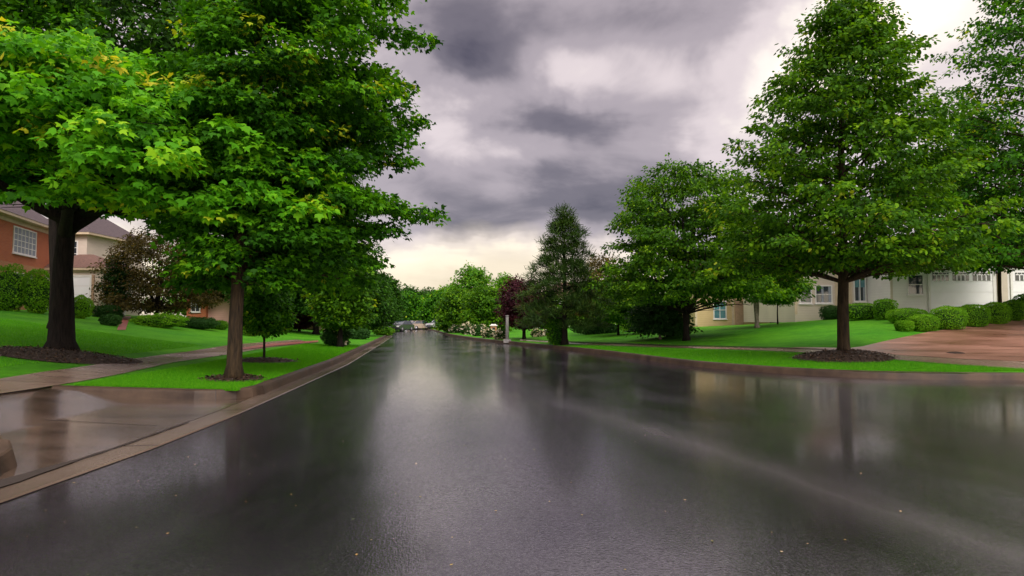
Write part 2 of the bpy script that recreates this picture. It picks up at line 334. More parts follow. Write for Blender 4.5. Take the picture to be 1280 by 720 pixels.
def ENV(kind):
    if kind == 'dome':  return lambda t: math.sqrt(max(0, 1 - (max(0, t - .15) / .85) ** 2)) * (.78 + .22 * min(1, t / .15))
    if kind == 'cone':  return lambda t: (.8 + .2 * min(1, t / .12)) * (1 - t) ** .95 * 1.05 + .02
    if kind == 'oak':   return lambda t: (.8 + .2 * min(1, t / .15)) * (1 - max(0, t - .1) / .9) ** .72 + .03
    if kind == 'ball':  return lambda t: math.sqrt(max(0, 1 - (2 * t - 1) ** 2)) * .97 + .05
    if kind == 'column': return lambda t: (.76 + .24 * min(1, t / .4)) * math.sqrt(max(0, 1 - max(0, (t - .62) / .38) ** 2)) + .03
    if kind == 'egg':   return lambda t: math.sin(math.pi * min(1, (t * .8 + .2)) ** .9) ** .7 + .03
    return lambda t: 1
def tree(name, label, base, H, cb, rad, tr, env, leafkind, lmat, bark, lsize, nlimb, nsub=6, ncl=3, per=22, group=None, lean=(0, 0), droop=.12, rise=.35,
         crad=.42, flat=.45, extra=None, cshift=(0, 0), cat='tree', yellow=.0, seed=1, stems=1, flare=1.7, fork=None):
    rng = np.random.default_rng(seed); random.seed(seed)
    root = empty(name, base); tag(root, label, cat, group)
    E = ENV(env); tm = MB(); C = []; CD = []; CO = []
    axes = []
    for sidx in range(stems):
        ang = sidx * 2.4 + .5; off = .0 if stems == 1 else rad * .28
        top = np.array([lean[0] + off * math.cos(ang), lean[1] + off * math.sin(ang), H * (.94 if stems == 1 else rng.uniform(.8, .95))])
        pts = []; rads = []
        for i in range(9):
            t = i / 8; w = rng.normal(0, .018 * H / 8, 2) * (0 if i < 2 else 1)
            pts.append(np.array([top[0] * t ** 2 + w[0], top[1] * t ** 2 + w[1], top[2] * t - (.15 if i == 0 else 0)]))
            rads.append(max(.012, tr / (stems ** .5) * ((1 - t) ** .85 * .92 + .05) * (flare if i == 0 else 1)))
        pts.insert(1, pts[0] * .75 + pts[1] * .25); rads.insert(1, rads[1] * 1.12); pts[1][2] = min(.35, H * .05)
        tm.tube(pts, rads, 12 if tr > .15 else 8, noise=.05); axes.append((pts, top))
    def axis_at(ax, z):
        pts = ax[0]
        for a, b in zip(pts[:-1], pts[1:]):
            if a[2] <= z <= b[2]: return a + (b - a) * ((z - a[2]) / (b[2] - a[2] + 1e-9))
        return pts[-1]
    gold = 2.399963
    limbs = []
    for i in range(nlimb):
        t = ((i + .5) / nlimb) ** 1.05
        z_end = cb + (H - cb) * min(.985, t + rng.normal(0, .012))
        te = (z_end - cb) / (H - cb)
        r_end = rad * E(te) * rng.uniform(.78, 1.06)
        limbs.append((i * gold + rng.normal(0, .25), z_end, r_end, te))
    if extra: limbs += extra        # (angle, z, r, t)
    mains = []
    if fork:
        nm = 5 if stems == 1 else 3
        for ax in axes:
            for i in range(nm):
                a = i * 6.283 / nm + rng.uniform(-.4, .4); p0 = axis_at(ax, fork * rng.uniform(.86, 1.06)); rr_ = rad * rng.uniform(.45, .62) / (stems ** .5)
                e = np.array([p0[0] + cshift[0] * .6 + rr_ * math.cos(a), p0[1] + cshift[1] * .6 + rr_ * math.sin(a), fork + (H - fork) * rng.uniform(.42, .75)])
                mid = (p0 + e) / 2 + np.array([math.cos(a) * .12 * rad, math.sin(a) * .12 * rad, -.02 * rad]); pts = []
                for q_ in range(7):
                    t_ = q_ / 6; pts.append((1 - t_) ** 2 * p0 + 2 * t_ * (1 - t_) * mid + t_ * t_ * e)
                r0 = tr * .52 / stems ** .5; tm.tube(pts, [max(.012, r0 * (1 - .8 * q_ / 6)) for q_ in range(7)], 8, cap=False, noise=.05); mains.append(pts)
    XT = set(id(q_) for q_ in (extra or [])); XF = []
    for lm_ in limbs:
        (ang, z_end, r_end, te) = lm_
        ax = axes[int(rng.integers(stems))]
        rs = rise if te > .12 else rise * .5
        if fork and te < .75: z0 = fork + rng.uniform(0, .25) * (H - fork) * te
        else: z0 = max(cb * .8, z_end - r_end * rs - .2)
        z0 = min(z0, H * .9)
        p0 = axis_at(ax, z0); fr = (z_end - cb) / (H - cb)
        cx, cy = lean[0] * fr + cshift[0], lean[1] * fr + cshift[1]
        p2 = np.array([cx + r_end * math.cos(ang), cy + r_end * math.sin(ang), z_end - droop * r_end * (1 - te)])
        if fork:
            cand = [q_ for m_ in mains for q_ in m_[2:]] + [axis_at(ax, z_) for z_ in np.linspace(fork, H * .9, 5)]
            cand = [q_ for q_ in cand if q_[2] < p2[2] + .2] or [p0]
            p0 = min(cand, key=lambda q_: np.linalg.norm(q_ - p2)); p1 = (p0 + p2) / 2 + np.array([0, 0, .1 * r_end])
        else: p1 = (p0 + p2) / 2 + np.array([0, 0, droop * r_end * 1.1 + (.05 * r_end)])
        L = np.linalg.norm(p2 - p0)
        q = lambda s: (1 - s) ** 2 * p0 + 2 * s * (1 - s) * p1 + s * s * p2
        lr = max(.012, tr * (.30 if not fork else .22) * (L / max(rad, 1)) ** .7 * (1 - .55 * te))
        tm.tube([q(s) for s in (0, .25, .5, .75, 1)], [lr, lr * .8, lr * .6, lr * .38, .008], 6, cap=False)
        dirl = p2 - p0; dirl[2] *= .3; dirl /= np.linalg.norm(dirl) + 1e-9
        side = np.array([-dirl[1], dirl[0], 0])
        ns = max(2, int(round(nsub * (.45 + .55 * r_end / rad))))
        for j in range(ns + 1):
            s = (.22 if not fork else .1) + (.78 if not fork else .9) * (j / ns); a = q(s)
            if j == ns: ln = rad * .10; sd = dirl
            else:
                ln = rad * rng.uniform(.22, .42) * (1.15 - .6 * s) * (.5 + .5 * r_end / rad)
                sd = dirl * rng.uniform(.3, .8) + side * (1 if j % 2 else -1) * rng.uniform(.6, 1.1) + np.array([0, 0, rng.uniform(-.22, .42)])
                sd /= np.linalg.norm(sd)
            e = a + sd * ln + np.array([0, 0, -droop * ln * .6])
            if tr > .12 and j < ns: tm.tube([a, (a + e) / 2 + np.array([0, 0, .04 * ln]), e], [max(.008, lr * .3), max(.007, lr * .2), .005], 4, cap=False)
            for k in range(ncl):
                f = (k + 1) / ncl; c = a + (e - a) * f + rng.normal(0, .05 * rad * .3, 3)
                C.append(c); CD.append(sd); XF.append(id(lm_) in XT and s > .45)
    tr_o = tm.build('trunk', bark, root)
    C = np.array(C); keep = (C[:, 2] > cb - .35 * crad - .1 * rng.random(len(C))) | np.array(XF); C = C[keep]; nC = len(C)
    per_c = rng.poisson(per * (1.05 - .45 * np.clip((C[:, 2] - cb) / (H - cb), 0, 1) ** 1.5)) + 3; idx = np.repeat(np.arange(nC), per_c); n = len(idx)
    cs = rng.uniform(.65, 1.25, nC) * crad
    off = rng.normal(0, 1, (n, 3)); off /= np.linalg.norm(off, axis=1, keepdims=True); off *= (rng.uniform(0, 1, n) ** .45)[:, None]
    off *= cs[idx][:, None]; off[:, 2] *= flat
    rr = np.hypot(off[:, 0], off[:, 1]); off[:, 2] -= rr * rr * .35 / max(crad, .1)   # sprays hang at the rim
    P = C[idx] + off
    outd = P.copy(); outd[:, 2] = 0; outd /= (np.linalg.norm(outd, axis=1, keepdims=True) + 1e-6)
    D = outd * .5 + off / (cs[idx][:, None] + 1e-6) * .8 + rng.normal(0, .45, (n, 3)); D[:, 2] -= .35
    Nn = rng.normal(0, .42, (n, 3)) + np.array([0, 0, 1.0]) + outd * .25
    if leafkind == 'needle': D[:, 2] += .75; D += rng.normal(0, .5, (n, 3))
    ct = rng.normal(.42, .19, nC)
    if yellow:
        hi = (C[:, 2] > cb + (H - cb) * .3) & (rng.random(nC) < yellow); ct[hi] += rng.uniform(.35, .6, hi.sum())
    tint = np.clip(ct[idx] + rng.normal(0, .10, n), 0, 1)
    size = lsize * rng.uniform(.6, 1.25, n)
    leaves('crown', P, D, Nn, size, tint, leafkind, lmat, root)
    return root

def shrub(name, label, base, rx, ry, rz, lmat, n=2600, ls=.05, group=None, cat='shrub', boxy=0.0, loose=.06, seed=3, parent=None, lump=.08, blossom=0, kind='plain', make=True):
    """clipped or loose bush: leaf shell over a darker leafy core of the same leaves"""
    rng = np.random.default_rng(seed)
    u = rng.normal(0, 1, (n, 3)); u /= np.linalg.norm(u, axis=1, keepdims=True); u[:, 2] = np.abs(u[:, 2] + .15) ** .8 * np.sign(u[:, 2] + .15)
    if boxy:
        m_ = np.max(np.abs(u), axis=1, keepdims=True); u = u * (1 - boxy) + u / m_ * boxy
    ph = rng.uniform(0, 6.28, 6)
    wob = 1 + lump * (np.sin(u[:, 0] * 5 + ph[0]) * np.sin(u[:, 1] * 5 + ph[1]) + .7 * np.sin(u[:, 2] * 7 + ph[2] + u[:, 0] * 6))
    dep = 1 - np.abs(rng.normal(0, loose, n)) * 1.6 + rng.normal(0, loose * .3, n)
    P = u * (wob * dep)[:, None] * np.array([rx, ry, rz * .55]); P[:, 2] += rz * .47
    P[:, 2] = np.maximum(P[:, 2], .02)
    D = u * .6 + rng.normal(0, .5, (n, 3)); Nn = u + rng.normal(0, .45 if loose > .05 else .22, (n, 3))
    tint = np.clip(rng.normal(.48, .16, n) + .12 * np.sin(P[:, 0] * 4 + ph[3]) , 0, 1)
    root = empty(name, base); tag(root, label, cat, group)
    leaves('foliage', P, D, Nn, ls * rng.uniform(.6, 1.3, n), tint, kind, lmat, root)
    mb = MB()
    for k in range(5):
        a = k * 1.3; mb.tube([(0, 0, -.08), (rx * .25 * math.cos(a), ry * .25 * math.sin(a), rz * .3), (rx * .6 * math.cos(a), ry * .6 * math.sin(a), rz * .72)], [.03, .022, .008], 5)
    mb.build('stem', BARK, root)
    # inner twig mass so that the bush is not see-through
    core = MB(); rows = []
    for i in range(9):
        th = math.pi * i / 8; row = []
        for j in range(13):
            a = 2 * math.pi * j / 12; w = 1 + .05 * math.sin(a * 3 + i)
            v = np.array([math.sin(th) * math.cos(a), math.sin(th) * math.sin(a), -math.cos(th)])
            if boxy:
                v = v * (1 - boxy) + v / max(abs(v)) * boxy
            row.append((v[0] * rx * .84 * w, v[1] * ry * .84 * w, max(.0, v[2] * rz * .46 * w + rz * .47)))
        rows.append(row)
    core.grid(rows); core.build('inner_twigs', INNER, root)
    if blossom:
        nb = blossom; k = rng.integers(0, n, nb); b = P[k] * 1.03
        q = 5; b = np.repeat(b, q, 0) + rng.normal(0, .06, (nb * q, 3))
        leaves('blossom', b, rng.normal(0, 1, b.shape), rng.normal(0, .6, b.shape) + np.array([0, -.3, 1]), np.full(len(b), .16), rng.uniform(.2, 1, len(b)), 'plain', BLOSSOM, root)
    return root
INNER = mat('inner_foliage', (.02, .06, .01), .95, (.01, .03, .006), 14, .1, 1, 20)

# ------------------------------------------------------------------ world and sun
SUN_EL, SUN_AZ = math.radians(38), math.radians(160)      # azimuth clockwise from +Y : behind the camera, to the right
def build_world():
    w = bpy.data.worlds.new('World'); S.world = w; w.use_nodes = True; N, L = w.node_tree.nodes, w.node_tree.links
    M = lambda *a, **k: math_node(N, L, *a, **k)
    bg = N['Background']; out = N['World Output']
    sky = N.new('ShaderNodeTexSky'); sky.sky_type = 'NISHITA'; sky.sun_disc = False; sky.sun_elevation = SUN_EL; sky.sun_rotation = SUN_AZ
    bg.inputs[1].default_value = .1; L.new(sky.outputs[0], bg.inputs[0])
    tc = N.new('ShaderNodeTexCoord'); g = tc.outputs['Generated']
    sp = N.new('ShaderNodeSeparateXYZ'); L.new(g, sp.inputs[0]); x, y, z = sp.outputs
    az = M('ARCTAN2', x, y); el = M('ARCSINE', z)
    # cloud layer: project the direction on a flat layer, soften near the horizon
    inv = M('DIVIDE', 1.0, M('ADD', M('MAXIMUM', z, 0.0), .16))
    cb = N.new('ShaderNodeCombineXYZ'); L.new(M('MULTIPLY', x, inv), cb.inputs[0]); L.new(M('MULTIPLY', y, inv), cb.inputs[1]); cb.inputs[2].default_value = 3.7
    def noise(vec, sc, det, rough=.5, dist=0):
        n = N.new('ShaderNodeTexNoise'); n.inputs['Scale'].default_value = sc; n.inputs['Detail'].default_value = det; n.inputs['Roughness'].default_value = rough; n.inputs['Distortion'].default_value = dist
        L.new(vec, n.inputs['Vector']); return n.outputs
    n1 = noise(cb.outputs[0], .9, 5, .48, .35); n2 = noise(cb.outputs[0], 2.0, 8, .55, .5); wv = noise(g, 4.5, 5, .55)
    wsep = N.new('ShaderNodeSeparateColor'); L.new(wv[1], wsep.inputs[0])
    az2 = M('ADD', az, M('MULTIPLY', M('SUBTRACT', wsep.outputs[0], .5), .26)); el2 = M('ADD', el, M('MULTIPLY', M('SUBTRACT', wsep.outputs[1], .5), .14))
    base = M('ADD', .59, M('MULTIPLY', M('SUBTRACT', n1[0], .5), .75)); base = M('ADD', base, M('MULTIPLY', M('SUBTRACT', n2[0], .5), .50))
    # px centre, half widths in px, tilt, strength : where the storm clouds hang
    B = [(590, 45, 120, 55, 10, -.34), (575, 85, 55, 30, 0, -.14), (735, 142, 66, 30, 8, -.30), (850, 15, 150, 32, -8, -.22), (700, 215, 120, 30, -5, -.14), (850, 195, 130, 30, -18, -.16), (720, 265, 150, 38, -3, -.22), (560, 215, 55, 22, 0, -.10), (620, 303, 190, 14, 2, -.12), (900, 90, 90, 60, 0, .02),
         (722, 95, 55, 22, 25, .20), (545, 150, 50, 45, 0, .14), (620, 195, 50, 22, 0, .12), (1030, 60, 110, 45, -25, .42), (1110, 25, 120, 60, -10, .34), (930, 150, 60, 60, -30, .10), (760, 60, 60, 30, 0, .06), (625, 240, 34, 26, 0, .10), (960, 270, 60, 40, 0, -.05),
         (1200, 130, 90, 80, 0, .12), (560, 335, 300, 18, 0, .26), (780, 308, 80, 10, 4, .16), (120, 280, 60, 50, 0, .20)]
    tot = base
    for (px, py, wx, wy, tilt, amp) in B:
        d = ray(px, py); d = d / np.linalg.norm(d); a0 = math.atan2(d[0], d[1]); e0 = math.asin(d[2]); t = math.radians(-tilt)
        u = M('SUBTRACT', az2, a0); v = M('SUBTRACT', el2, e0); k = math.cos(a0)
        uu = M('DIVIDE', M('ADD', M('MULTIPLY', u, math.cos(t)), M('MULTIPLY', v, math.sin(t))), wx / 800 * k * k * 1.05)
        vv = M('DIVIDE', M('SUBTRACT', M('MULTIPLY', v, math.cos(t)), M('MULTIPLY', u, math.sin(t))), wy / 800 * 1.0)
        r2 = M('ADD', M('MULTIPLY', uu, uu), M('MULTIPLY', vv, vv))
        tot = M('ADD', tot, M('MULTIPLY', M('EXPONENT', M('MULTIPLY', r2, -.9)), amp))
    rp = N.new('ShaderNodeValToRGB'); cr = rp.color_ramp; cr.interpolation = 'EASE'
    cr.elements[0].position = .08; cr.elements[0].color = (.055, .046, .068, 1)
    cr.elements[1].position = 1.0; cr.elements[1].color = (1.15, 1.0, .86, 1)
    for p, c in ((.28, (.15, .13, .155)), (.5, (.37, .32, .348)), (.68, (.65, .565, .575)), (.84, (.90, .81, .74))):
        e = cr.elements.new(p); e.color = hexa(c)
    L.new(tot, rp.inputs[0])
    # warm clear strip just over the horizon
    mh = M('SUBTRACT', 1.0, M('DIVIDE', M('ADD', el2, .0), .135), clamp=True)
    mh = M('MULTIPLY', M('SMOOTH_MIN', M('MULTIPLY', mh, 2.2), 1.0, .2), .62, clamp=True)
    mx = N.new('ShaderNodeMix'); mx.data_type = 'RGBA'; L.new(mh, mx.inputs[0]); L.new(rp.outputs[0], mx.inputs[6]); mx.inputs[7].default_value = (.86, .73, .47, 1)
    # an overcast vault is brighter overhead than near the horizon
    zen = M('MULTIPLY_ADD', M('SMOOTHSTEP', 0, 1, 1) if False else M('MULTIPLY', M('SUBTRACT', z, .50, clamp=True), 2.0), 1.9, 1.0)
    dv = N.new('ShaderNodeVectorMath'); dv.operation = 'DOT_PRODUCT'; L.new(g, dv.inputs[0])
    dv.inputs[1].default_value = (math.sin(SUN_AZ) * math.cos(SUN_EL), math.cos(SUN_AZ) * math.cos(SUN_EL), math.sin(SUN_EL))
    zen = M('ADD', zen, M('MULTIPLY', M('POWER', M('MAXIMUM', dv.outputs['Value'], 0.0), 4.0), 3.0))  # broad glow added to the unseen sky round the sun, brightening camera-facing sides
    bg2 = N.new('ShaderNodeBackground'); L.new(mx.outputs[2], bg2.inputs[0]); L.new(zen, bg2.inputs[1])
    # thin share of the clear sky shows through the cloud
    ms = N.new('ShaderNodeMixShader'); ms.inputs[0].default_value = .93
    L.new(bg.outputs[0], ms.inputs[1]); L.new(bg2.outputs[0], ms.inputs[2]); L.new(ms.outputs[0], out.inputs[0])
    ld = bpy.data.lights.new('sun', 'SUN'); ld.energy = 1.5; ld.angle = math.radians(22); ld.color = (1, .94, .84)
    lo = bpy.data.objects.new('sun', ld); COL.objects.link(lo)
    # direction the light travels
    sd = np.array([math.sin(SUN_AZ) * math.cos(SUN_EL), math.cos(SUN_AZ) * math.cos(SUN_EL), math.sin(SUN_EL)])
    from mathutils import Vector
    lo.rotation_euler = Vector([float(c) for c in sd]).to_track_quat('Z', 'Y').to_euler()
build_world()
S.view_settings.view_transform = 'Standard'; S.view_settings.look = 'None'; S.view_settings.gamma = 1; S.view_settings.exposure = 0.36
S.cycles.max_bounces = 6; S.cycles.diffuse_bounces = 3; S.cycles.glossy_bounces = 3; S.cycles.transmission_bounces = 4; S.cycles.transparent_max_bounces = 4
S.cycles.sample_clamp_indirect = 6; S.cycles.use_denoising = True
try: S.cycles.use_adaptive_sampling = True; S.cycles.adaptive_threshold = .02
except Exception: pass

# ------------------------------------------------------------------ ground sheets
def plane(name, pts, z, m):
    mb = MB(); mb.add([(p[0], p[1], z) for p in pts], [tuple(range(len(pts)))]); return struct(mb.build(name, m))
plane('ground', [(-1500, -1500), (1500, -1500), (1500, 2500), (-1500, 2500)], -.10, EARTH)
ys = np.concatenate([np.arange(-30, 40, 1.0), np.arange(40, 141, 4.0)])
road_pts = [(xl(y), y) for y in ys]
rp_ = [tuple(p) for p in REs[::-1]]
plane('road', road_pts + rp_ + [(60, -30)], 0.0, ASPHALT)

def sheet(name, rows, m, smooth=True):
    mb = MB(); mb.grid(rows, smooth); return struct(mb.build(name, m))
# gutter pan (left)
yy = np.concatenate([np.arange(-6, 30, .75), np.arange(30, 131, 3)])
def gutter_row(y): return [(xl(y) + .0, y, .006), (xl(y) - .02, y, .02), (xl(y) - .41, y, .008), (xl(y) - .45, y, .012)]
sheet('gutter', [gutter_row(y) for y in yy], GUTTER_C, False)
mbj = MB()
for y in np.arange(1.6, 60, 3.05):
    for dx in (0,): mbj.add([(xl(y) - .01, y, .024), (xl(y) - .43, y - .0, .016), (xl(y) - .43, y + .018, .016), (xl(y) - .01, y + .018, .024)], [(0, 1, 2, 3)])
# water and gap shadow, drawn dark along the pan's back joint, widest near the camera
pa = [];
for y in np.arange(3.0, 9.6, .25):
    w = .014 + .13 * max(0, 1 - abs(y - 5.9) / 1.1) + .02 * math.sin(y * 5) ** 2
    pa.append([(xl(y) - .43 + w * .6, y, .0215), (xl(y) - .43 - w, y, .0235)])
mbj.grid(pa, False); struct(mbj.build('gutter_joints', JOINT))
# left lawn
yy = np.concatenate([np.arange(12.1, 40, .6), np.arange(40, 141, 3)])
dd = np.concatenate([np.arange(0, 10, .5), np.arange(10, 24, 1.5), [26, 34, 60, 120]])
def xin(y): return min(float(xl(y)) - .61, float(np.interp(y, [12.1, 12.25, 12.5, 12.9, 13.4], [-5.83, -5.61, -5.38, -5.25, -5.13])))
yy = np.concatenate([[12.1, 12.2, 12.3, 12.45, 12.6, 12.8, 13.0, 13.3], yy[3:]])
sheet('lawn', [[(xin(y) - d, y, float(TL(xin(y) - d, y))) for d in dd] for y in yy], LAWN)
# left side driveway
yy = [2.0, 3, 4, 5, 6, 7, 8, 9, 10, 11, 12.12]; dd = np.concatenate([np.arange(0, 2, .25), np.arange(2, 30, 1.0)])
sheet('driveway', [[(xl(y) - .45 - d, y, float(TD(xl(y) - .45 - d, y)) + .004) for d in dd] for y in yy], DRIVE_C)
mbj = MB()
for (a, b) in (((-5.0, 9.1), (-11, 10.2)), ((-8.0, 6.5), (-8.6, 12.0)),):
    a = np.array(a); b = np.array(b); n = 24; nr = np.array([-(b - a)[1], (b - a)[0]]) / np.linalg.norm(b - a) * .009
    rows = []
    for i in range(n + 1):
        p = a + (b - a) * i / n; rows.append([(p[0] + nr[0], p[1] + nr[1], float(TD(p[0], p[1])) + .010), (p[0] - nr[0], p[1] - nr[1], float(TD(p[0], p[1])) + .010)])
    mbj.grid(rows, False)
struct(mbj.build('driveway_joints', JOINT))
# right lawn: rows along y, columns outwards
yy = np.concatenate([[16.32, 16.45, 16.6, 16.8], np.arange(17, 45, .6), np.arange(45, 141, 3)])
rows = []
for y in yy:
    x0 = float(xr(y)) + .04; rows.append([(x0 + (75 - x0) * t ** 2.2, y, float(TR(x0 + (75 - x0) * t ** 2.2, y))) for t in np.linspace(0, 1, 46)])
sheet('lawn', rows, LAWN)

# kerbs : sweep (face profile) along a path, lawn on side sgn
def sweep_kerb(name, path, sgn, m, h=KH, w=.19, z0=None):
    P = np.array(path, float); rows = []
    for i, p in enumerate(P):
        d = P[min(i + 1, len(P) - 1)] - P[max(i - 1, 0)]; d /= np.linalg.norm(d); n = np.array([-d[1], d[0]]) * sgn
        zb = 0 if z0 is None else z0[i]
        prof = [(-.012, zb - .05), (-.010, zb), (.02, zb + h * .75), (.035, zb + h + .0), (.06, zb + h + .014), (w, zb + h + .016), (w + .02, zb + h - .08)]
        rows.append([(p[0] + n[0] * a, p[1] + n[1] * a, z) for a, z in prof])
    mb = MB(); mb.grid(rows, False)
    for r in (rows[0], rows[-1]): mb.add(r, [tuple(range(len(r)))])
    o = struct(mb.build(name, m)); jb = MB(); acc = 0
    for i in range(1, len(rows)):
        acc += np.linalg.norm(P[i] - P[i - 1])
        if acc > 2.9:
            acc = 0; d = P[i] - P[i - 1]; d /= np.linalg.norm(d); e = d * .016
            nrm = np.array([-d[1], d[0]]) * sgn * -.004
            jb.add([(x + nrm[0], y + nrm[1], z + .003) for x, y, z in rows[i][:6]] + [(x + e[0] + nrm[0], y + e[1] + nrm[1], z + .003) for x, y, z in rows[i][:6]], [(k, k + 1, k + 7, k + 6) for k in range(5)])
    if jb.v: struct(jb.build('kerb_joints', JOINT))
    return o
path = [(-8.6, 12.0), (-7.5, 12.0), (-6.4, 12.0), (-5.93, 12.02), (-5.58, 12.12), (-5.28, 12.35), (-5.1, 12.7), (-5.07, 13.2)]
path += [(xl(y) - .44, y) for y in np.concatenate([np.arange(14, 40, 1.0), np.arange(40, 131, 3)])]
z0 = [.10, .066, .04, .025, .015, .01, .005, 0] + [0] * (len(path) - 8)
sweep_kerb('kerb', path, 1, KERB_C, z0=z0, w=.2)
path = [(-4.75, -6), (-4.75, 3), (-4.78, 4.6), (-4.83, 5.6), (-4.9, 6.2), (-5.05, 6.6), (-5.35, 6.95), (-6.1, 7.15), (-9, 7.3), (-13, 7.4)]
sweep_kerb('kerb', path, 1, KERB_C, z0=[0] * 5 + [.03, .05, .07, .12, .3], w=.2)
mb = MB(); bl = [(p[0] - .15, p[1] - .12) for p in path]
mb.add([(p[0], p[1], KH + (.0 if i < 6 else .05)) for i, p in enumerate(bl)] + [(-13, -6, .4)], [tuple(range(len(bl) + 1))]); struct(mb.build('lawn', LAWN))
sweep_kerb('kerb', REs[::1][:], -1, KERB_C, w=.2)

# draped strips between two pixel-measured edges
def densify(P, n=6):
    out = []
    for a, b in zip(P[:-1], P[1:]):
        for k in range(n): out.append(a + (b - a) * k / n)
    out.append(P[-1]); return out
def drape(name, A, Bp, m, eps=.008, cols=6, kind=True, thick=0):
    A = densify(A); Bp = densify(Bp); rows = []
    for a, b in zip(A, Bp):
        r = []
        for j in range(cols + 1):
            p = a + (b - a) * j / cols; r.append((p[0], p[1], T(p[0], p[1]) + eps))
        rows.append(r)
    return sheet(name, rows, m)
near = [np.array([-8.6, 12.14, 0]), G(125, 473), G(155, 467), G(218, 453), G(284, 443.5), G(336, 434.5), G(391, 429)]
far_ = [np.array([-10.15, 12.14, 0]), G(55, 465), G(88, 461), G(155, 450.5), G(236, 439.5), G(290, 431), G(372, 424.5)]
drape('pavement', near, far_, WALK_C, .012, 5)
drape('pavement', [near[0] + [0, -.03, 0], np.array([-8.5, 9.0, 0]), np.array([-8.4, 8.1, 0])], [far_[0] + [0, -.03, 0], np.array([-10.0, 9.0, 0]), np.array([-9.9, 8.1, 0])], WALK_C, .016, 5)
mbj = MB(); A_, B_ = densify(near, 4), densify(far_, 4)
for i in range(1, len(A_) - 1, 2):
    rows = []
    for j in range(7):
        p = A_[i] + (B_[i] - A_[i]) * j / 6; p2 = p + (A_[i + 1] - A_[i]) / np.linalg.norm(A_[i + 1] - A_[i]) * .02
        rows.append([(p[0], p[1], T(p[0], p[1]) + .020), (p2[0], p2[1], T(p2[0], p2[1]) + .020)])
    mbj.grid(rows, False)
struct(mbj.build('pavement_joints', JOINT))
# right pavement and driveway
near = [G(650, 426.0), G(722, 430.5), G(790, 433), G(860, 435.4), G(960, 438.5), G(1050, 444), G(1110, 449), G(1180, 455), G(1290, 463), G(1400, 468)]
far_ = [G(650, 424.5), G(722, 429), G(790, 431), G(860, 433.2), G(960, 435.5), G(1050, 438.5), G(1120, 444), G(1200, 449), G(1310, 454), G(1420, 458)]
drape('pavement', near, far_, WALK_C, .010, 3)
drape('driveway', far_[4:], [G(1000, 434.5), G(1060, 436), G(1120, 431), G(1200, 428), G(1330, 427), G(1440, 427)], DRIVE_R, .015, 8)
WALKC = np.array([(a + b)[:2] / 2 for a, b in zip(near, far_)])
lefte = [G(1035, 441), G(1075, 434.5), G(1110, 426), G(1160, 415.5), G(1220, 407), G(1280, 399.5), G(1310, 396)]
farx = [p + np.array([13 - i * 1.1, 1.5 - i * .55, 0]) for i, p in enumerate(lefte)]
drape('driveway', lefte, farx, DRIVE_R, .018, 14)
# strip of dark bare soil along the edge of the lawn
near2 = [G(640, 423.3), G(722, 428.6), G(790, 430.8), G(860, 432.9), G(960, 435.2), G(1035, 438)]
far2 = [G(640, 422.9), G(722, 428.0), G(790, 430.1), G(860, 432.2), G(960, 434.5), G(1035, 437.6)]
drape('soil_edge', near2, far2, MULCH, .03, 2)
# drain cover spot on the red drive
def disc(name, p, r, m, eps, r2=None, h=0.0, n=28, kindf=None):
    mb = MB(); rows = []
    for i in range(5):
        rr = r * (1 - i / 4) + .001
        rows.append([(p[0] + rr * math.cos(a) * (1 + .05 * math.sin(3 * a)), p[1] + rr * (r2 or 1) * math.sin(a), T(p[0] + rr * math.cos(a), p[1] + rr * math.sin(a)) + eps + h * (1 - (rr / r) ** 2)) for a in np.linspace(0, 2 * math.pi, n)])
    mb.grid(rows); return struct(mb.build(name, m))
disc('mulch_bed', G(78, 446), 2.0, MULCH, .012, .75, .16)
disc('mulch_bed', G(292, 475), .62, MULCH, .012, 1, .10)
disc('mulch_bed', G(330, 452), 1.0, MULCH, .012, 1, .10)
disc('mulch_bed', G(1055, 447), 1.45, MULCH, .02, .9, .20)
for i, (px, py, r) in enumerate([(1195, 442, .28)]): disc('mulch_bed', G(px, py), r, MULCH, .02, .6, .04)
# shaded planting bed soil by the cream house and behind the multi stemmed tree

# ------------------------------------------------------------------ trees
def wpx(Y, px): return px * Y / F
g = G(76, 441)
T1 = tree('maple_tree', 'broad maple with thick dark forked trunk and lime new leaves on the left lawn', g, 8.0 - g[2], 5.6 - g[2], 5.5, .36, 'dome', 'maple', LF_LIME, BARK, .18, 110, 9, 4, 32,
     group=None, lean=(.3, -.5), cshift=(1.2, -1.6), droop=.12, rise=.5, crad=.52, flat=.34, fork=3.9, yellow=.12, extra=[(a_, z_, r_, .2) for a_, z_, r_ in ((-.3, 5.0, 8.0), (-.45, 4.3, 8.1), (-.2, 4.7, 6.9), (-.5, 4.4, 7.6), (-.35, 5.4, 7.2), (-.75, 4.8, 7.3), (-.6, 5.6, 7.0), (-.1, 5.4, 6.5), (-.9, 5.3, 6.6), (-.45, 3.7, 7.4), (-.25, 4.0, 6.9), (-.65, 6.1, 6.2), (-.35, 6.2, 5.8), (-.6, 3.9, 6.8), (-.42, 4.9, 7.6), (-.8, 4.1, 6.4), (-.3, 4.6, 5.6), (-.5, 5.1, 5.6))], seed=21, flare=1.7)
g = G(292, 476)
T2 = tree('maple_tree', 'tall dark green maple with yellowish lower trunk on the left verge', g, 11.8, 2.6, 2.85, .165, 'column', 'maple', LF_MAPLE, BARK_O, .13, 88, 8, 4, 32,
     lean=(.6, .5), cshift=(.35, 1.6), droop=.16, rise=.45, crad=.44, flat=.42, yellow=.05, seed=5, extra=[(.12, 4.5, 3.4, .12), (.3, 6.9, 2.9, .5), (3.6, 2.5, 1.8, .1), (.9, 2.5, 1.7, .1), (-1.2, 2.4, 1.6, .1)])
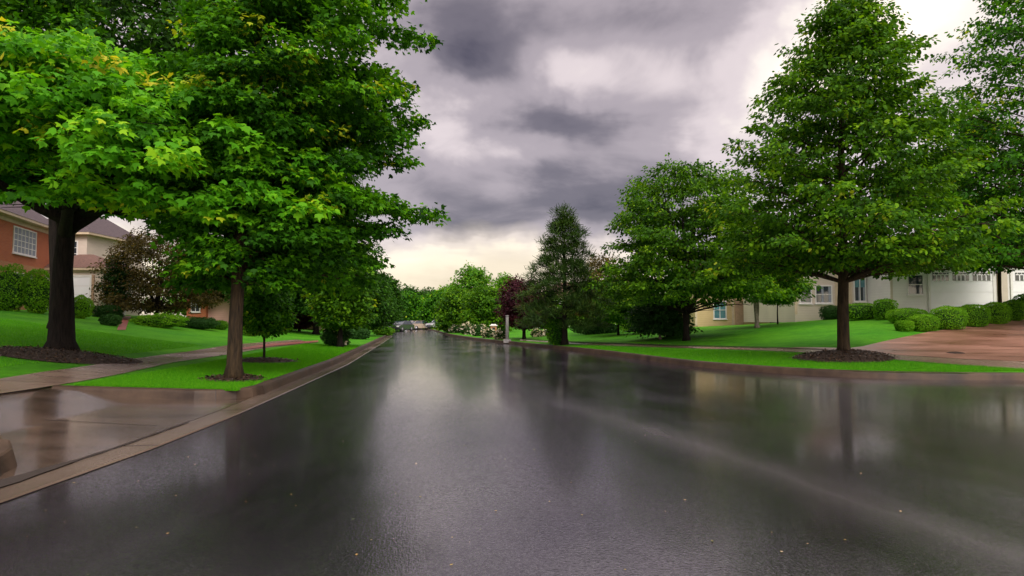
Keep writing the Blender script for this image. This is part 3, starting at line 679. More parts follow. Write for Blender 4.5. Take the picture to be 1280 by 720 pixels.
def px_tree(name, label, px, py, topy, botpy, wpx_, env, lk, lm, bk, ls, nl, trr, Yf=None, **k):
    b = G(px, py) if Yf is None else np.array([at(px, 400, Yf)[0], Yf, T(at(px, 400, Yf)[0], Yf)])
    Y = b[1]; H = at(px, topy, Y)[2] - b[2]; cb = at(px, botpy, Y)[2] - b[2]; cb = max(cb, .1)
    return tree(name, label, b, H, cb, wpx(Y, wpx_), trr, env, lk, lm, bk, ls, nl, **k)
g = G(1055, 446)
T3 = px_tree('pin_oak_tree', 'pyramid shaped oak with a straight brown trunk in a mulch ring on the right verge', 1055, 446, -8, 330, 170, 'oak', 'oak', LF_OAK, BARK_O, .14, 120, .19,
     lean=(.5, .2), nsub=8, ncl=4, per=19, droop=.06, rise=.42, crad=.38, flat=.34, seed=9, flare=1.45, yellow=.0)
T4 = px_tree('street_tree', 'wide round dark green tree on several dark stems on the right lawn', 858, 426, 204, 372, 108, 'dome', 'oak', LF_OAK, BARK, .17, 90, .30,
     nsub=7, ncl=4, per=17, droop=.12, rise=.8, crad=.44, flat=.45, seed=13, stems=4, fork=1.3)
T5 = px_tree('pin_oak_tree', 'light green oak cut off by the right edge, overhanging the garage', 1318, 440, -60, 326, 190, 'oak', 'oak', LF_MAPLE, BARK_O, .18, 110, .25, Yf=29,
     nsub=8, ncl=4, per=15, droop=.06, rise=.4, crad=.46, flat=.36, seed=17, yellow=.08)
T5b = px_tree('oak_tree', 'low green tree filling the gap between the two right hand oaks above the garage', 1251, 405, 135, 318, 100, 'dome', 'oak', LF_MAPLE, BARK_O, .18, 60, .10, Yf=34.5, cshift=(-2.0, 0),
     nsub=7, ncl=4, per=16, droop=.06, rise=.5, crad=.6, flat=.42, seed=19, yellow=.06)
T6 = px_tree('spruce_tree', 'slim pointed conifer with ragged open branches by the far right kerb', 706, 431, 262, 405, 62, 'cone', 'needle', LF_PINE, BARK, .30, 58, .17,
     nsub=5, ncl=3, per=30, droop=.10, rise=-.1, crad=.38, flat=.42, seed=23, lean=(0, 0))
T7 = px_tree('plum_tree', 'purple leaved plum tree left of the pointed conifer', 655, 424, 347, 402, 30, 'ball', 'plain', LF_PLUM, BARK, .16, 34, .13,
     nsub=5, ncl=3, per=30, crad=.5, flat=.7, seed=31, rise=.6)
px_tree('plum_tree', 'reddish purple tree half hidden behind the left street trees', 374, 414, 356, 406, 27, 'ball', 'plain', LF_PLUM, BARK, .14, 30, .12, nsub=5, ncl=3, per=30, crad=.45, flat=.7, seed=32, rise=.6)
px_tree('young_tree', 'young slim tree with an egg shaped crown in its own mulch ring, left side', 330, 451, 348, 408, 27, 'egg', 'oak', LF_MAPLE, BARK, .12, 30, .045, nsub=4, ncl=3, per=26, crad=.24, flat=.7, seed=33, rise=.8, flare=1.2)
px_tree('bronze_tree', 'wide bushy bronze brown tree between the brick house and the left maple', 196, 402, 288, 380, 66, 'dome', 'plain', LF_BRONZE, BARK, .17, 48, .14, nsub=6, ncl=4, per=13, crad=.55, flat=.6, seed=35, stems=4, fork=.8, rise=.7, yellow=.03)
px_tree('bronze_tree', 'darker olive brown tree behind the trunk of the tall verge maple', 262, 404, 305, 372, 36, 'ball', 'plain', LF_BRONZE, BARK, .18, 40, .12, nsub=6, ncl=4, per=22, crad=.55, flat=.6, seed=36, rise=.7)
px_tree('garden_tree', 'dark tree whose bare lower twigs show right of the white garage wing', 146, 398, 318, 376, 16, 'ball', 'plain', LF_YEW, BARK, .14, 20, .1, nsub=5, ncl=3, per=12, crad=.5, flat=.6, seed=37, Yf=40)
# left row, receding
gl = 'street trees in a row beyond the tall verge maple on the left'
px_tree('street_tree', 'bushy dark conifer-like tree reaching the verge, nearest of the far left row', 425, 434, 296, 400, 33, 'egg', 'oak', LF_OAK, BARK, .17, 56, .15, nsub=5, ncl=3, per=17, crad=.5, flat=.55, seed=41, rise=.5, group=gl)
px_tree('street_tree', 'very tall dense tree standing behind the tall verge maple', 395, 418, 130, 385, 80, 'dome', 'oak', LF_DARK, BARK, .22, 80, .26, nsub=7, ncl=4, per=20, crad=.7, flat=.5, seed=42, rise=.5, group=gl)
px_tree('street_tree', 'leafy green tree whose rounded crown meets the sky above the left kerb', 449, 420, 318, 402, 33, 'dome', 'oak', LF_DARK, BARK, .24, 60, .2, nsub=6, ncl=4, per=18, crad=.75, flat=.5, seed=43, rise=.5, group=gl)
px_tree('street_tree', 'smaller green tree stepping down at the far end of the left row', 468, 415, 342, 402, 24, 'dome', 'oak', LF_DARK, BARK, .26, 50, .2, nsub=6, ncl=4, per=16, crad=.8, flat=.5, seed=44, rise=.5, group=gl)
px_tree('street_tree', 'full green tree rising behind the bronze tree and under the maple crown', 330, 412, 262, 372, 60, 'dome', 'oak', LF_DARK, BARK, .22, 60, .2, nsub=6, ncl=4, per=18, crad=.7, flat=.5, seed=45, rise=.5, group=gl)
# tall tree behind the lime maple
px_tree('garden_tree', 'tall dark tree whose top fills the sky behind the lime green maple', 82, 402, -60, 225, 150, 'dome', 'oak', LF_DARK, BARK, .27, 80, .2, Yf=30, lean=(3.6, 0), nsub=7, ncl=4, per=14, crad=.75, flat=.5, seed=46, rise=.5)
px_tree('garden_tree', 'dark leafy tree at the upper left corner above the brick house roof', 68, 402, -50, 190, 110, 'dome', 'oak', LF_MAPLE, BARK, .27, 60, .2, Yf=26, lean=(-1.6, 0), nsub=7, ncl=4, per=12, crad=.6, flat=.5, seed=47, rise=.5)
# small trees beside the round one
px_tree('ornamental_tree', 'small thin trunked tree left of the round multi stemmed tree', 773, 419, 352, 396, 36, 'dome', 'plain', LF_OAK, BARK, .16, 32, .08, nsub=5, ncl=3, per=22, crad=.45, flat=.55, seed=51, rise=.7)
px_tree('ornamental_tree', 'low weeping tree with pale flecked twigs at the foot of the round tree', 825, 424, 366, 410, 36, 'dome', 'plain', LF_YEW, BARK_P, .15, 40, .07, nsub=5, ncl=3, per=22, crad=.4, flat=.5, seed=52, rise=.9, droop=.5)
px_tree('ornamental_tree', 'reddish brown leaved tree peeking out between conifer and round tree', 750, 412, 318, 395, 36, 'ball', 'plain', LF_BRONZE, BARK, .17, 30, .1, nsub=5, ncl=3, per=20, crad=.6, flat=.6, seed=53, Yf=46)
px_tree('birch_tree', 'tree on pale leaning twin trunks before the yellow house', 946, 400, 300, 366, 62, 'dome', 'oak', LF_OAK, BARK_P, .18, 44, .17, Yf=36, nsub=6, ncl=4, per=18, crad=.6, flat=.45, seed=54, stems=2, rise=.7, fork=2.2)
px_tree('ornamental_tree', 'little yellow green tree over the two dark rounded bushes', 972, 398, 345, 374, 24, 'dome', 'plain', LF_FRESH, BARK, .13, 24, .05, Yf=38.5, nsub=5, ncl=3, per=18, crad=.35, flat=.4, seed=55)
# far end of the street, right hand side
gf = 'trees at the far end of the street'
for i, (px, Y, ty, by, w, lm, env, lab) in enumerate([
    (592, 88, 333, 392, 30, LF_FRESH, 'dome', 'tall pale green tree rising over the dark rounded trees at the street end'),
    (632, 92, 344, 392, 17, LF_FRESH, 'egg', 'narrow yellow green tree behind the purple plum'),
    (572, 72, 362, 408, 27, LF_OAK, 'dome', 'dark rounded tree, left one of the pair over the cream blossom'),
    (608, 66, 358, 408, 30, LF_OAK, 'dome', 'dark rounded tree, right one of the pair over the cream blossom'),
    (548, 110, 366, 404, 20, LF_MAPLE, 'dome', 'bright green tree just right of the parked cars'),
    (528, 130, 372, 402, 26, LF_MAPLE, 'dome', 'low green tree closing the street end behind the parked cars'),
    (505, 125, 366, 402, 22, LF_MAPLE, 'dome', 'green tree closing the left side of the street end'),
    (484, 100, 345, 402, 15, LF_DARK, 'dome', 'dark tree at the left side of the street end'),
    (512, 165, 360, 398, 24, LF_DARK, 'dome', 'distant olive tree on the skyline left of the street end'),
    (540, 175, 362, 398, 26, LF_DARK, 'dome', 'distant olive tree on the skyline at the middle of the street end'),
    (565, 165, 358, 398, 26, LF_FRESH, 'dome', 'distant pale tree on the skyline behind the rounded pair'),
    (680, 80, 366, 402, 24, LF_OAK, 'dome', 'dim green tree behind the pointed conifer'),
    (735, 75, 362, 402, 34, LF_OAK, 'dome', 'dim green tree behind the reddish tree'),
    (462, 90, 350, 402, 22, LF_OAK, 'dome', 'dark far tree behind the left street row'),
    (795, 78, 340, 402, 40, LF_OAK, 'dome', 'far tree behind the little thin trunked tree'),
    (410, 70, 330, 400, 50, LF_OAK, 'dome', 'far tree seen low between the left row trunks'),
    (885, 66, 350, 392, 50, LF_OAK, 'dome', 'far tree over the roof of the yellow house'),
    (245, 66, 300, 392, 70, LF_OAK, 'dome', 'far dark tree behind the pink gabled house'),
    ]):
    x = at(px, 400, Y)[0]; b = np.array([x, Y, T(x, Y)]); H = at(px, ty, Y)[2] - b[2]; cb = max(.8, at(px, by, Y)[2] - b[2])
    tree('far_tree', lab, b, H, cb, wpx(Y, w), .2, env, 'plain', lm, BARK, .0042 * Y, 34, nsub=5, ncl=3, per=20, crad=.012 * Y, flat=.6, seed=60 + i, group=gf, rise=.5)

# ------------------------------------------------------------------ bushes
def sh(name, label, px, py, w, h, lm, Y=None, group=None, boxy=0, **k):
    b = G(px, py) if Y is None else np.array([at(px, 400, Y)[0], Y, T(at(px, 400, Y)[0], Y)])
    Yv = b[1]; return shrub(name, label, b, wpx(Yv, w / 2), wpx(Yv, w / 2) * k.pop('dy', .9), wpx(Yv, h), lm, group=group, boxy=boxy, seed=int(px), **k)
gb = 'clipped round shrubs lining the red brown drive'
for (px, py, w, h, lab) in [
    (1155, 414, 33, 19, 'small clipped ball shrub, lowest of the row beside the red brown drive'),
    (1186, 412, 38, 27, 'large clipped ball shrub, second up the row beside the drive'),
    (1218, 408.5, 33, 26, 'clipped ball shrub, third up the row beside the drive'),
    (1245, 405, 30, 25, 'clipped ball shrub under the brown downpipe end of the garage'),
    (1267, 401, 24, 24, 'clipped ball shrub near the right edge below the second garage'),
    (1284, 397, 28, 28, 'clipped ball shrub cut by the right edge of the view'),
    (1134, 404, 44, 17, 'wide low mound shrub under the small grey garage side window'),
    (1131, 414, 20, 12, 'tiny dark low shrub at the tip of the drive hedge'),
    (1204, 402, 32, 17, 'clipped ball shrub in the second row behind the drive hedge')]:
    sh('boxwood_shrub', lab, px, py, w, h, LF_BOX, group=gb, n=6500, ls=.045, loose=.03, lump=.03, boxy=.22)
gw = 'foundation hedges under the cream house windows'
for (px, py, w, h, lm, lab, bx) in [
    (1012, 400, 34, 17, LF_YEW, 'dark low hedge under the narrow pair of windows', .5),
    (1040, 399.5, 26, 16, LF_YEW, 'dark hedge just left of the brown oak trunk', .5),
    (1077, 399.5, 40, 19, LF_BOX, 'bright clipped hedge under the tall teal topped window', .6),
    (1107, 399.5, 24, 24, LF_BOX, 'squared hedge with a domed top at the corner of the white garage', .5)]:
    sh('hedge', lab, px, py, w, h, lm, group=gw, n=3200, ls=.06, loose=.04, lump=.04, boxy=bx)
gd = 'dark rounded bushes by the entry of the cream house'
sh('yew_shrub', 'dark rounded bush right of the pale twin trunks', 962, 402, 26, 33, LF_YEW, group=gd, n=3200, ls=.06, loose=.04)
sh('yew_shrub', 'dark rounded bush touching the corner of the cream house', 984, 401, 24, 33, LF_YEW, group=gd, n=3200, ls=.06, loose=.04)
sh('yew_shrub', 'dark rounded bush left of the yellow house window', 889, 402, 24, 26, LF_YEW, n=3200, ls=.06, loose=.04)
sh('yew_shrub', 'small reddish dark bush under the yellow house wall', 928, 401, 14, 10, LF_PLUM, n=1500, ls=.06)
sh('foliage_shrub', 'upright bright green bush at the foot of the pointed conifer', 695, 431, 24, 34, LF_MAPLE, n=4200, ls=.10, loose=.12, lump=.15)
sh('foliage_shrub', 'low pale green bed of plants behind the conifer foot', 742, 415, 56, 16, LF_FRESH, Y=52, n=5000, ls=.13, loose=.15, dy=.4, lump=.2)
sh('foliage_shrub', 'low light green planting behind the thin trunked small tree', 797, 412, 50, 15, LF_FRESH, Y=46, n=5000, ls=.12, loose=.15, dy=.4, lump=.2)
sh('yew_shrub', 'long dark bush line along the upper right lawn edge', 745, 420, 60, 12, LF_YEW, Y=46, n=4000, ls=.12, loose=.1, dy=.3)
sh('yew_shrub', 'dark ground hugging shrub right of the weeping tree', 842, 420, 40, 12, LF_YEW, n=4000, ls=.10, loose=.1, dy=.5)
# cream flowering bushes along the far right kerb
gc = 'cream flowering bushes along the far right kerb'
for i, (px, py, w, h, lab) in enumerate([
    (570, 416, 16, 9, 'cream flowering bush, farthest of the row, next to the parked cars'),
    (584, 418, 17, 12, 'cream flowering bush, second from the parked cars'),
    (598, 420, 18, 13, 'cream flowering bush under the dark rounded pair of trees'),
    (610, 422, 14, 10, 'cream flowering bush left of the small brick mailbox pier'),
    (626, 424, 15, 10, 'cream flowering bush touching the pale grey post'),
    (560, 414.5, 14, 8, 'low cream flowering bush at the bend of the far kerb'),
    (672, 421, 14, 7, 'cream flowering bush right of the pale grey post'),
    (685, 420, 12, 6, 'small cream flowering bush below the purple plum')]):
    sh('flowering_bush', lab, px, py, w, h, LF_YEW, group=gc, n=1500, ls=.13, loose=.12, lump=.12, blossom=90)
# left side
gh = 'tall clipped green bushes before the brick house'
sh('rounded_bush', 'dark tall rounded bush at the left edge before the brick house', 8, 388, 46, 52, LF_BOX, Y=33.5, group=gh, n=6000, ls=.08, loose=.04)
sh('rounded_bush', 'bright tall rounded bush between the left edge and the maple trunk', 47, 388, 36, 50, LF_BOX, Y=34, group=gh, n=6000, ls=.08, loose=.04)
sh('rounded_bush', 'small rounded bush in front of the white garage door', 101, 392, 24, 26, LF_BOX, Y=34.5, group=gh, n=4000, ls=.07, loose=.04)
gp = 'low planting around the brick garden path'
sh('garden_shrub', 'low dark green bed left of the red brick path', 138, 407, 26, 12, LF_YEW, group=gp, n=3500, ls=.07, dy=.7)
sh('garden_shrub', 'long low green bed right of the red brick path', 198, 409, 64, 14, LF_BOX, group=gp, n=7000, ls=.07, dy=.45, lump=.15)
sh('garden_shrub', 'dark low bed under the bronze tree', 246, 411, 56, 13, LF_YEW, group=gp, n=6000, ls=.07, dy=.5, lump=.15)
sh('garden_shrub', 'yellow flowered low plant left of the verge maple trunk', 275, 412, 18, 10, LF_FRESH, group=gp, n=2500, ls=.07)
sh('garden_shrub', 'light yellow green plant clump right of the verge maple trunk', 312, 420, 18, 14, LF_FRESH, group=gp, n=2500, ls=.08)
sh('garden_shrub', 'dark low bush behind the young tree', 355, 412, 46, 10, LF_YEW, group=gp, n=4500, ls=.1, dy=.4)
sh('garden_shrub', 'dark shrub at the foot of the nearest far left tree', 420, 433, 32, 22, LF_YEW, group=gp, n=4500, ls=.1, lump=.2, loose=.12, blossom=10)
sh('garden_shrub', 'yellow green shrub beside the far left kerb', 480, 419, 24, 9, LF_FRESH, group=gp, n=2500, ls=.14, loose=.12)
sh('garden_shrub', 'dark shrub between the far left trunks', 448, 424, 26, 12, LF_YEW, group=gp, n=3500, ls=.12, loose=.12)
sh('garden_shrub', 'dark hedge block right of the garage wing', 135, 392, 30, 14, LF_YEW, Y=38, group=gp, n=3500, ls=.09, boxy=.5)

# ------------------------------------------------------------------ houses
def brick_material(name, ca, cb, mort):
    m = bpy.data.materials.new(name); N, L = nt(m); b = N['Principled BSDF']
    tc = N.new('ShaderNodeTexCoord'); mp = N.new('ShaderNodeMapping'); mp.inputs['Rotation'].default_value = (math.pi / 2, 0, 0)
    sp = N.new('ShaderNodeSeparateXYZ'); L.new(tc.outputs['Object'], sp.inputs[0]); cb_ = N.new('ShaderNodeCombineXYZ')
    L.new(math_node(N, L, 'ADD', sp.outputs[0], sp.outputs[1]), cb_.inputs[0]); L.new(sp.outputs[2], cb_.inputs[1])
    br = N.new('ShaderNodeTexBrick'); br.inputs['Scale'].default_value = 1; br.inputs['Brick Width'].default_value = .22; br.inputs['Row Height'].default_value = .075; br.inputs['Mortar Size'].default_value = .008
    br.inputs['Color1'].default_value = hexa(ca); br.inputs['Color2'].default_value = hexa(cb); br.inputs['Mortar'].default_value = hexa(mort)
    L.new(cb_.outputs[0], br.inputs['Vector']); L.new(br.outputs[0], b.inputs['Base Color']); b.inputs['Roughness'].default_value = .85
    return m
BRICK = brick_material('red_brick', (.46, .12, .035), (.38, .085, .03), (.38, .2, .12))
BRICK2 = brick_material('orange_brick', (.46, .19, .07), (.38, .14, .05), (.4, .28, .18))
def siding_material(name, c, pitch=.16):
    m = bpy.data.materials.new(name); N, L = nt(m); b = N['Principled BSDF']
    tc = N.new('ShaderNodeTexCoord'); sp = N.new('ShaderNodeSeparateXYZ'); L.new(tc.outputs['Object'], sp.inputs[0])
    fr = math_node(N, L, 'FRACT', math_node(N, L, 'DIVIDE', sp.outputs[2], pitch))
    bp = N.new('ShaderNodeBump'); bp.inputs['Distance'].default_value = .02; bp.inputs['Strength'].default_value = .8; L.new(fr, bp.inputs['Height']); L.new(bp.outputs[0], b.inputs['Normal'])
    n = N.new('ShaderNodeTexNoise'); n.inputs['Scale'].default_value = .8; n.inputs['Detail'].default_value = 5; L.new(tc.outputs['Object'], n.inputs['Vector'])
    r = N.new('ShaderNodeValToRGB'); e = r.color_ramp.elements; e[0].position = .3; e[0].color = hexa(tuple(x * .86 for x in c)); e[1].position = .7; e[1].color = hexa(c)
    L.new(n.outputs[0], r.inputs[0]); L.new(r.outputs[0], b.inputs['Base Color']); b.inputs['Roughness'].default_value = .6
    return m
W_SIDE = siding_material('white_siding', (.9, .86, .84)); C_SIDE = siding_material('cream_siding', (.70, .60, .50)); Y_SIDE = siding_material('yellow_siding', (.62, .46, .24))
P_SIDE = siding_material('pink_siding', (.62, .36, .30))
TRIM = mat('white_trim', (.80, .78, .75), .5, (.70, .68, .64), 2); CREAM_T = mat('cream_trim', (.62, .50, .34), .6, (.5, .4, .27), 3); TAN_T = mat('tan_trim', (.45, .30, .19), .6)
DOORW = mat('garage_door_white', (.88, .87, .88), .45, (.83, .82, .84), 1.2)
GLASS = mat('window_glass', (.02, .03, .04), .06, (.03, .045, .06), 1.2, .9); TEAL = mat('teal_glass', (.10, .26, .28), .08, (.05, .16, .20), 2, .9)
CURT = mat('pale_curtain', (.30, .33, .38), .8)
ROOF = mat('roof_shingles', (.10, .075, .075), .75, (.055, .04, .045), 9, .3, .8, 14); ROOF_B = mat('brown_shingles', (.17, .09, .065), .75, (.10, .055, .04), 9, .3, .8, 14)
DARKM = mat('black_ironwork', (.015, .015, .017), .5)

def frame_fn(o, ox, oy, rz, oz=0):
    c, s = math.cos(rz), math.sin(rz)
    return lambda u, d, z: (ox + c * u - s * d - o[0], oy + s * u + c * d - o[1], z - o[2])
def window(root, fr, u0, u1, z0, z1, nx=2, nz=2, glass=None, fm=None, sill=True, split=None, label=None, curtain=False):
    fm = fm or TRIM; mb = MB(); t = .07; dp = -.055
    mb.box(u0 - t, u0, dp, .01, z0 - t, z1 + t, fr); mb.box(u1, u1 + t, dp, .01, z0 - t, z1 + t, fr)
    mb.box(u0, u1, dp + .003, .01, z1, z1 + t, fr); mb.box(u0, u1, dp + .003, .01, z0 - t, z0, fr)
    for i in range(1, nx): u = u0 + (u1 - u0) * i / nx; mb.box(u - .022, u + .022, dp + .012, .01, z0, z1, fr)
    for i in range(1, nz): z = z0 + (z1 - z0) * i / nz; mb.box(u0, u1, dp + .018, .01, z - .02, z + .02, fr)
    w = mb.build('window', fm, root)
    mb = MB(); mb.box(u0, u1, -.018, .01, z0, split or z1, fr); mb.build('pane', glass or GLASS, w)
    if split: mb = MB(); mb.box(u0, u1, -.022, .01, split, z1, fr); mb.build('pane', TEAL, w)
    if curtain:
        mb = MB(); mb.box(u0 + (u1 - u0) * .35, u0 + (u1 - u0) * .5, -.026, -.02, z0, split or z1, fr); mb.box(u0 + (u1 - u0) * .82, u1, -.026, -.02, z0, split or z1, fr); mb.build('curtain', CURT, w)
    if sill: mb = MB(); mb.box(u0 - .12, u1 + .12, -.10, .01, z0 - t - .06, z0 - t - .002, fr); mb.build('sill', fm, w)
    return w
def hip_roof(root, fr, u0, u1, d0, d1, ze, h, m, over=.45, gable=False, soffit=None):
    mb = MB(); u0 -= over; u1 += over; d0 -= over; d1 += over
    if (u1 - u0) >= (d1 - d0):
        k = 0 if gable else (d1 - d0) / 2; r = [(u0 + k, (d0 + d1) / 2), (u1 - k, (d0 + d1) / 2)]; vert = False
    else:
        k = 0 if gable else (u1 - u0) / 2; r = [((u0 + u1) / 2, d0 + k), ((u0 + u1) / 2, d1 - k)]; vert = True
    b = [fr(u0, d0, ze + .16), fr(u1, d0, ze + .16), fr(u1, d1, ze + .16), fr(u0, d1, ze + .16)]; t = [fr(r[0][0], r[0][1], ze + .16 + h), fr(r[1][0], r[1][1], ze + .16 + h)]
    V = b + t
    Fs = [(0, 1, 5, 4), (1, 2, 5), (2, 3, 4, 5), (3, 0, 4), (3, 2, 1, 0)] if not vert else [(0, 1, 4), (1, 2, 5, 4), (2, 3, 5), (3, 0, 4, 5), (3, 2, 1, 0)]
    mb.add(V, Fs); ro = mb.build('roof', m, root)
    mb = MB(); mb.box(u0 + .02, u1 - .02, d0 + .02, d1 - .02, ze, ze + .155, fr); mb.build('fascia', soffit or CREAM_T, ro)
    return ro
def walls(root, fr, u0, u1, d0, d1, z0, z1, m, name='wall', label=None):
    mb = MB(); mb.box(u0, u1, d0, d1, z0, z1, fr); o = mb.build(name, m, root)
    if label: o['label'] = label
    return o

# cream and white house on the right
zb = 1.9
o = (22.5, 38.0, zb); H1 = empty('house', o); tag(H1, 'cream and white house with two white garage doors behind the clipped shrubs', 'house')
f1 = frame_fn(o, 0, 38, 0)
walls(H1, f1, 22.5, 34.5, 0, 11, zb - .5, 4.95, W_SIDE, label='white garage wall')
f2 = frame_fn(o, 0, 40.5, 0)
walls(H1, f2, 17.9, 22.45, 0, 9, zb - .5, 5.2, C_SIDE, label='cream wall of the window wing')
hip_roof(H1, f1, 22.5, 34.5, 0, 11, 4.95, 2.6, ROOF_B); hip_roof(H1, f2, 17.9, 22.4, 0, 9, 5.2, 2.0, ROOF_B)
window(H1, f2, 18.25, 18.9, 2.66, 3.6, 1, 2); window(H1, f2, 19.25, 20.2, 2.66, 3.68, 1, 2, curtain=True); window(H1, f2, 21.7, 23.1 - .75, 2.77, 4.3, 2, 1, split=3.62, curtain=True)
window(H1, f1, 23.55, 24.4, 3.1, 4.2, 1, 2, fm=TRIM)
mb = MB(); mb.box(17.88, 18.05, -.02, .02, zb, 5.2, f2); mb.build('corner_trim', CREAM_T, H1)
mb = MB(); mb.box(20.45, 21.5, -.03, 0, zb, 5.2, f2); mb.build('wall_panel', CREAM_T, H1)
def garage_door(root, fr, u0, u1, z0, z1, panes):
    mb = MB(); n = 4; g = (z1 - z0) / n
    for i in range(n): mb.box(u0, u1, -.05, .01, z0 + g * i + .008, z0 + g * (i + 1) - .008, fr)
    d = mb.build('garage_door', DOORW, root)
    for (a, b, za, zb_) in panes:
        mb = MB(); mb.box(a, b, -.062, -.045, za, zb_, fr); w = mb.build('door_window', GLASS, d)
        mb = MB(); k = 4
        for i in range(1, k): u = a + (b - a) * i / k; mb.box(u - .03, u + .03, -.074, -.058, za, zb_ - .12, fr)
        for i in range(k):    # sunburst tops of the inserts
            uc = a + (b - a) * (i + .5) / k; mb.box(uc - .10, uc + .10, -.072, -.060, zb_ - .15, zb_ - .10, fr); mb.box(uc - .012, uc + .012, -.070, -.060, zb_ - .14, zb_, fr)
        mb.build('muntin', DOORW, w)
    mb = MB(); mb.box(u0 - .14, u0 - .01, -.07, .01, z0, z1 + .14, fr); mb.box(u1 + .01, u1 + .14, -.07, .01, z0, z1 + .14, fr); mb.box(u0 - .01, u1 + .01, -.068, .01, z1 + .01, z1 + .14, fr); mb.build('door_frame', TRIM, root)
    return d
garage_door(H1, f1, 24.85, 28.55, zb, 4.5, [(24.98, 25.95, 3.88, 4.36), (26.18, 27.15, 3.88, 4.36), (27.38, 28.42, 3.88, 4.36)])
garage_door(H1, f1, 29.75, 33.4, zb, 4.5, [(29.9, 30.9, 3.88, 4.36), (31.1, 32.1, 3.88, 4.36), (32.3, 33.3, 3.88, 4.36)])
mb = MB(); mb.box(28.85, 29.0, -.10, -.0, zb, 4.9, f1); mb.build('downpipe', TAN_T, H1)
mb = MB(); mb.box(29.05, 29.45, -.04, .0, zb, 4.9, f1); mb.build('pilaster', C_SIDE, H1); mb = MB(); mb.box(22.48, 22.62, -.03, .0, zb, 4.9, f1); mb.build('pilaster', C_SIDE, H1)
mb = MB(); mb.tube([f1(28.72, -.12, 4.55), f1(28.72, -.2, 4.3)], [.05, .09], 8); mb.build('wall_lamp', DARKM, H1)
# yellow house
zb = T(16.5, 51); o = (15, 51, zb); H2 = empty('house', o); tag(H2, 'small yellow house with one dark window, seen under the trees left of the cream house', 'house')
f = frame_fn(o, 0, 51, 0)
walls(H2, f, 14.6, 20.5, 0, 8, zb - .5, 5.1, Y_SIDE); hip_roof(H2, f, 14.6, 20.5, 0, 8, 5.1, 2.4, ROOF_B)
window(H2, f, 16.1, 17.0, zb + .6, zb + 1.9, 2, 2, glass=TEAL); window(H2, f, 18.6, 19.5, zb + .6, zb + 1.9, 2, 2)
mb = MB(); mb.box(14.58, 14.75, -.02, .02, zb, 5.1, f); mb.build('corner_trim', CREAM_T, H2); mb = MB(); mb.box(17.5, 17.7, -.02, .02, zb, 5.1, f); mb.build('corner_trim', CREAM_T, H2)
mb = MB(); mb.box(17.75, 18.45, -.04, .01, zb, zb + 2.0, f); mb.build('door', TAN_T, H2)
# brick house, left
zb = 2.05; o = (-28.8, 36, zb); H3 = empty('house', o); tag(H3, 'two storey red brick house with grey hip roof and a garage wing, far left', 'house')
f = frame_fn(o, -28.8, 36, math.atan2(.958, -.287))
walls(H3, f, -9, 7.28, 0, 9, 4.9, 7.45, BRICK, label='red brick upper wall'); walls(H3, f, -9, 7.281, .0, 9, zb - .6, 4.898, BRICK2, label='orange brick lower wall')
hip_roof(H3, f, -9, 7.28, 0, 9, 7.45, 4.2, ROOF, over=.5)
mb = MB(); mb.box(6.98, 7.31, -.035, .02, zb, 7.44, f); mb.build('corner_trim', CREAM_T, H3); mb = MB(); mb.box(-9, 6.97, -.045, .0, 7.2, 7.44, f); mb.build('cornice', CREAM_T, H3)
window(H3, f, 1.3, 4.3, 5.55, 7.0, 6, 4, glass=CURT); window(H3, f, -5.5, -2.8, 5.55, 7.0, 6, 4, glass=CURT); window(H3, f, 1.5, 4.1, 2.8, 4.3, 4, 2)
fw = frame_fn(o, 0, 46, 0)
walls(H3, fw, -35.5, -30.7, 0, 7, zb, 7.7, C_SIDE, label='white sided upper wing'); hip_roof(H3, fw, -35.5, -30.7, 0, 7, 7.7, 2.2, ROOF)
window(H3, fw, -32.3, -31.4, 5.9, 7.2, 2, 3)
fg = frame_fn(o, 0, 41.8, 0)
walls(H3, fg, -31.8, -26.75, 0, 4.1, zb - .4, 4.8, C_SIDE, label='cream garage wing wall'); hip_roof(H3, fg, -31.8, -26.75, 0, 4.1, 4.8, 1.1, ROOF_B, over=.3)
garage_door(H3, fg, -30.9, -27.6, zb, 4.35, [])
mb = MB(); mb.box(-27.46, -27.3, -.09, .0, zb, 4.5, fg); mb.build('door_post', TAN_T, H3)
# small pink gabled house behind the verge maple
zb = T(-24, 50); o = (-25.3, 50, zb); H4 = empty('house', o); tag(H4, 'low pink gabled house with a red brick end beyond the bronze tree', 'house')
f = frame_fn(o, 0, 50, 0)
walls(H4, f, -25.4, -23.9, 0, 6, zb - .6, 3.9, BRICK, label='red brick end'); walls(H4, f, -23.9, -19.8, .35, 6.35, zb - .6, 3.9, P_SIDE, label='pink sided front')
hip_roof(H4, f, -25.4, -19.8, 0, 6.3, 3.9, 2.0, ROOF_B); window(H4, f, -25.0, -24.4, zb + .9, zb + 1.9, 2, 2)
mb = MB(); mb.box(-23.6, -21.4, .30, .36, zb, zb + 1.9, f); mb.build('garage_door', P_SIDE, H4)
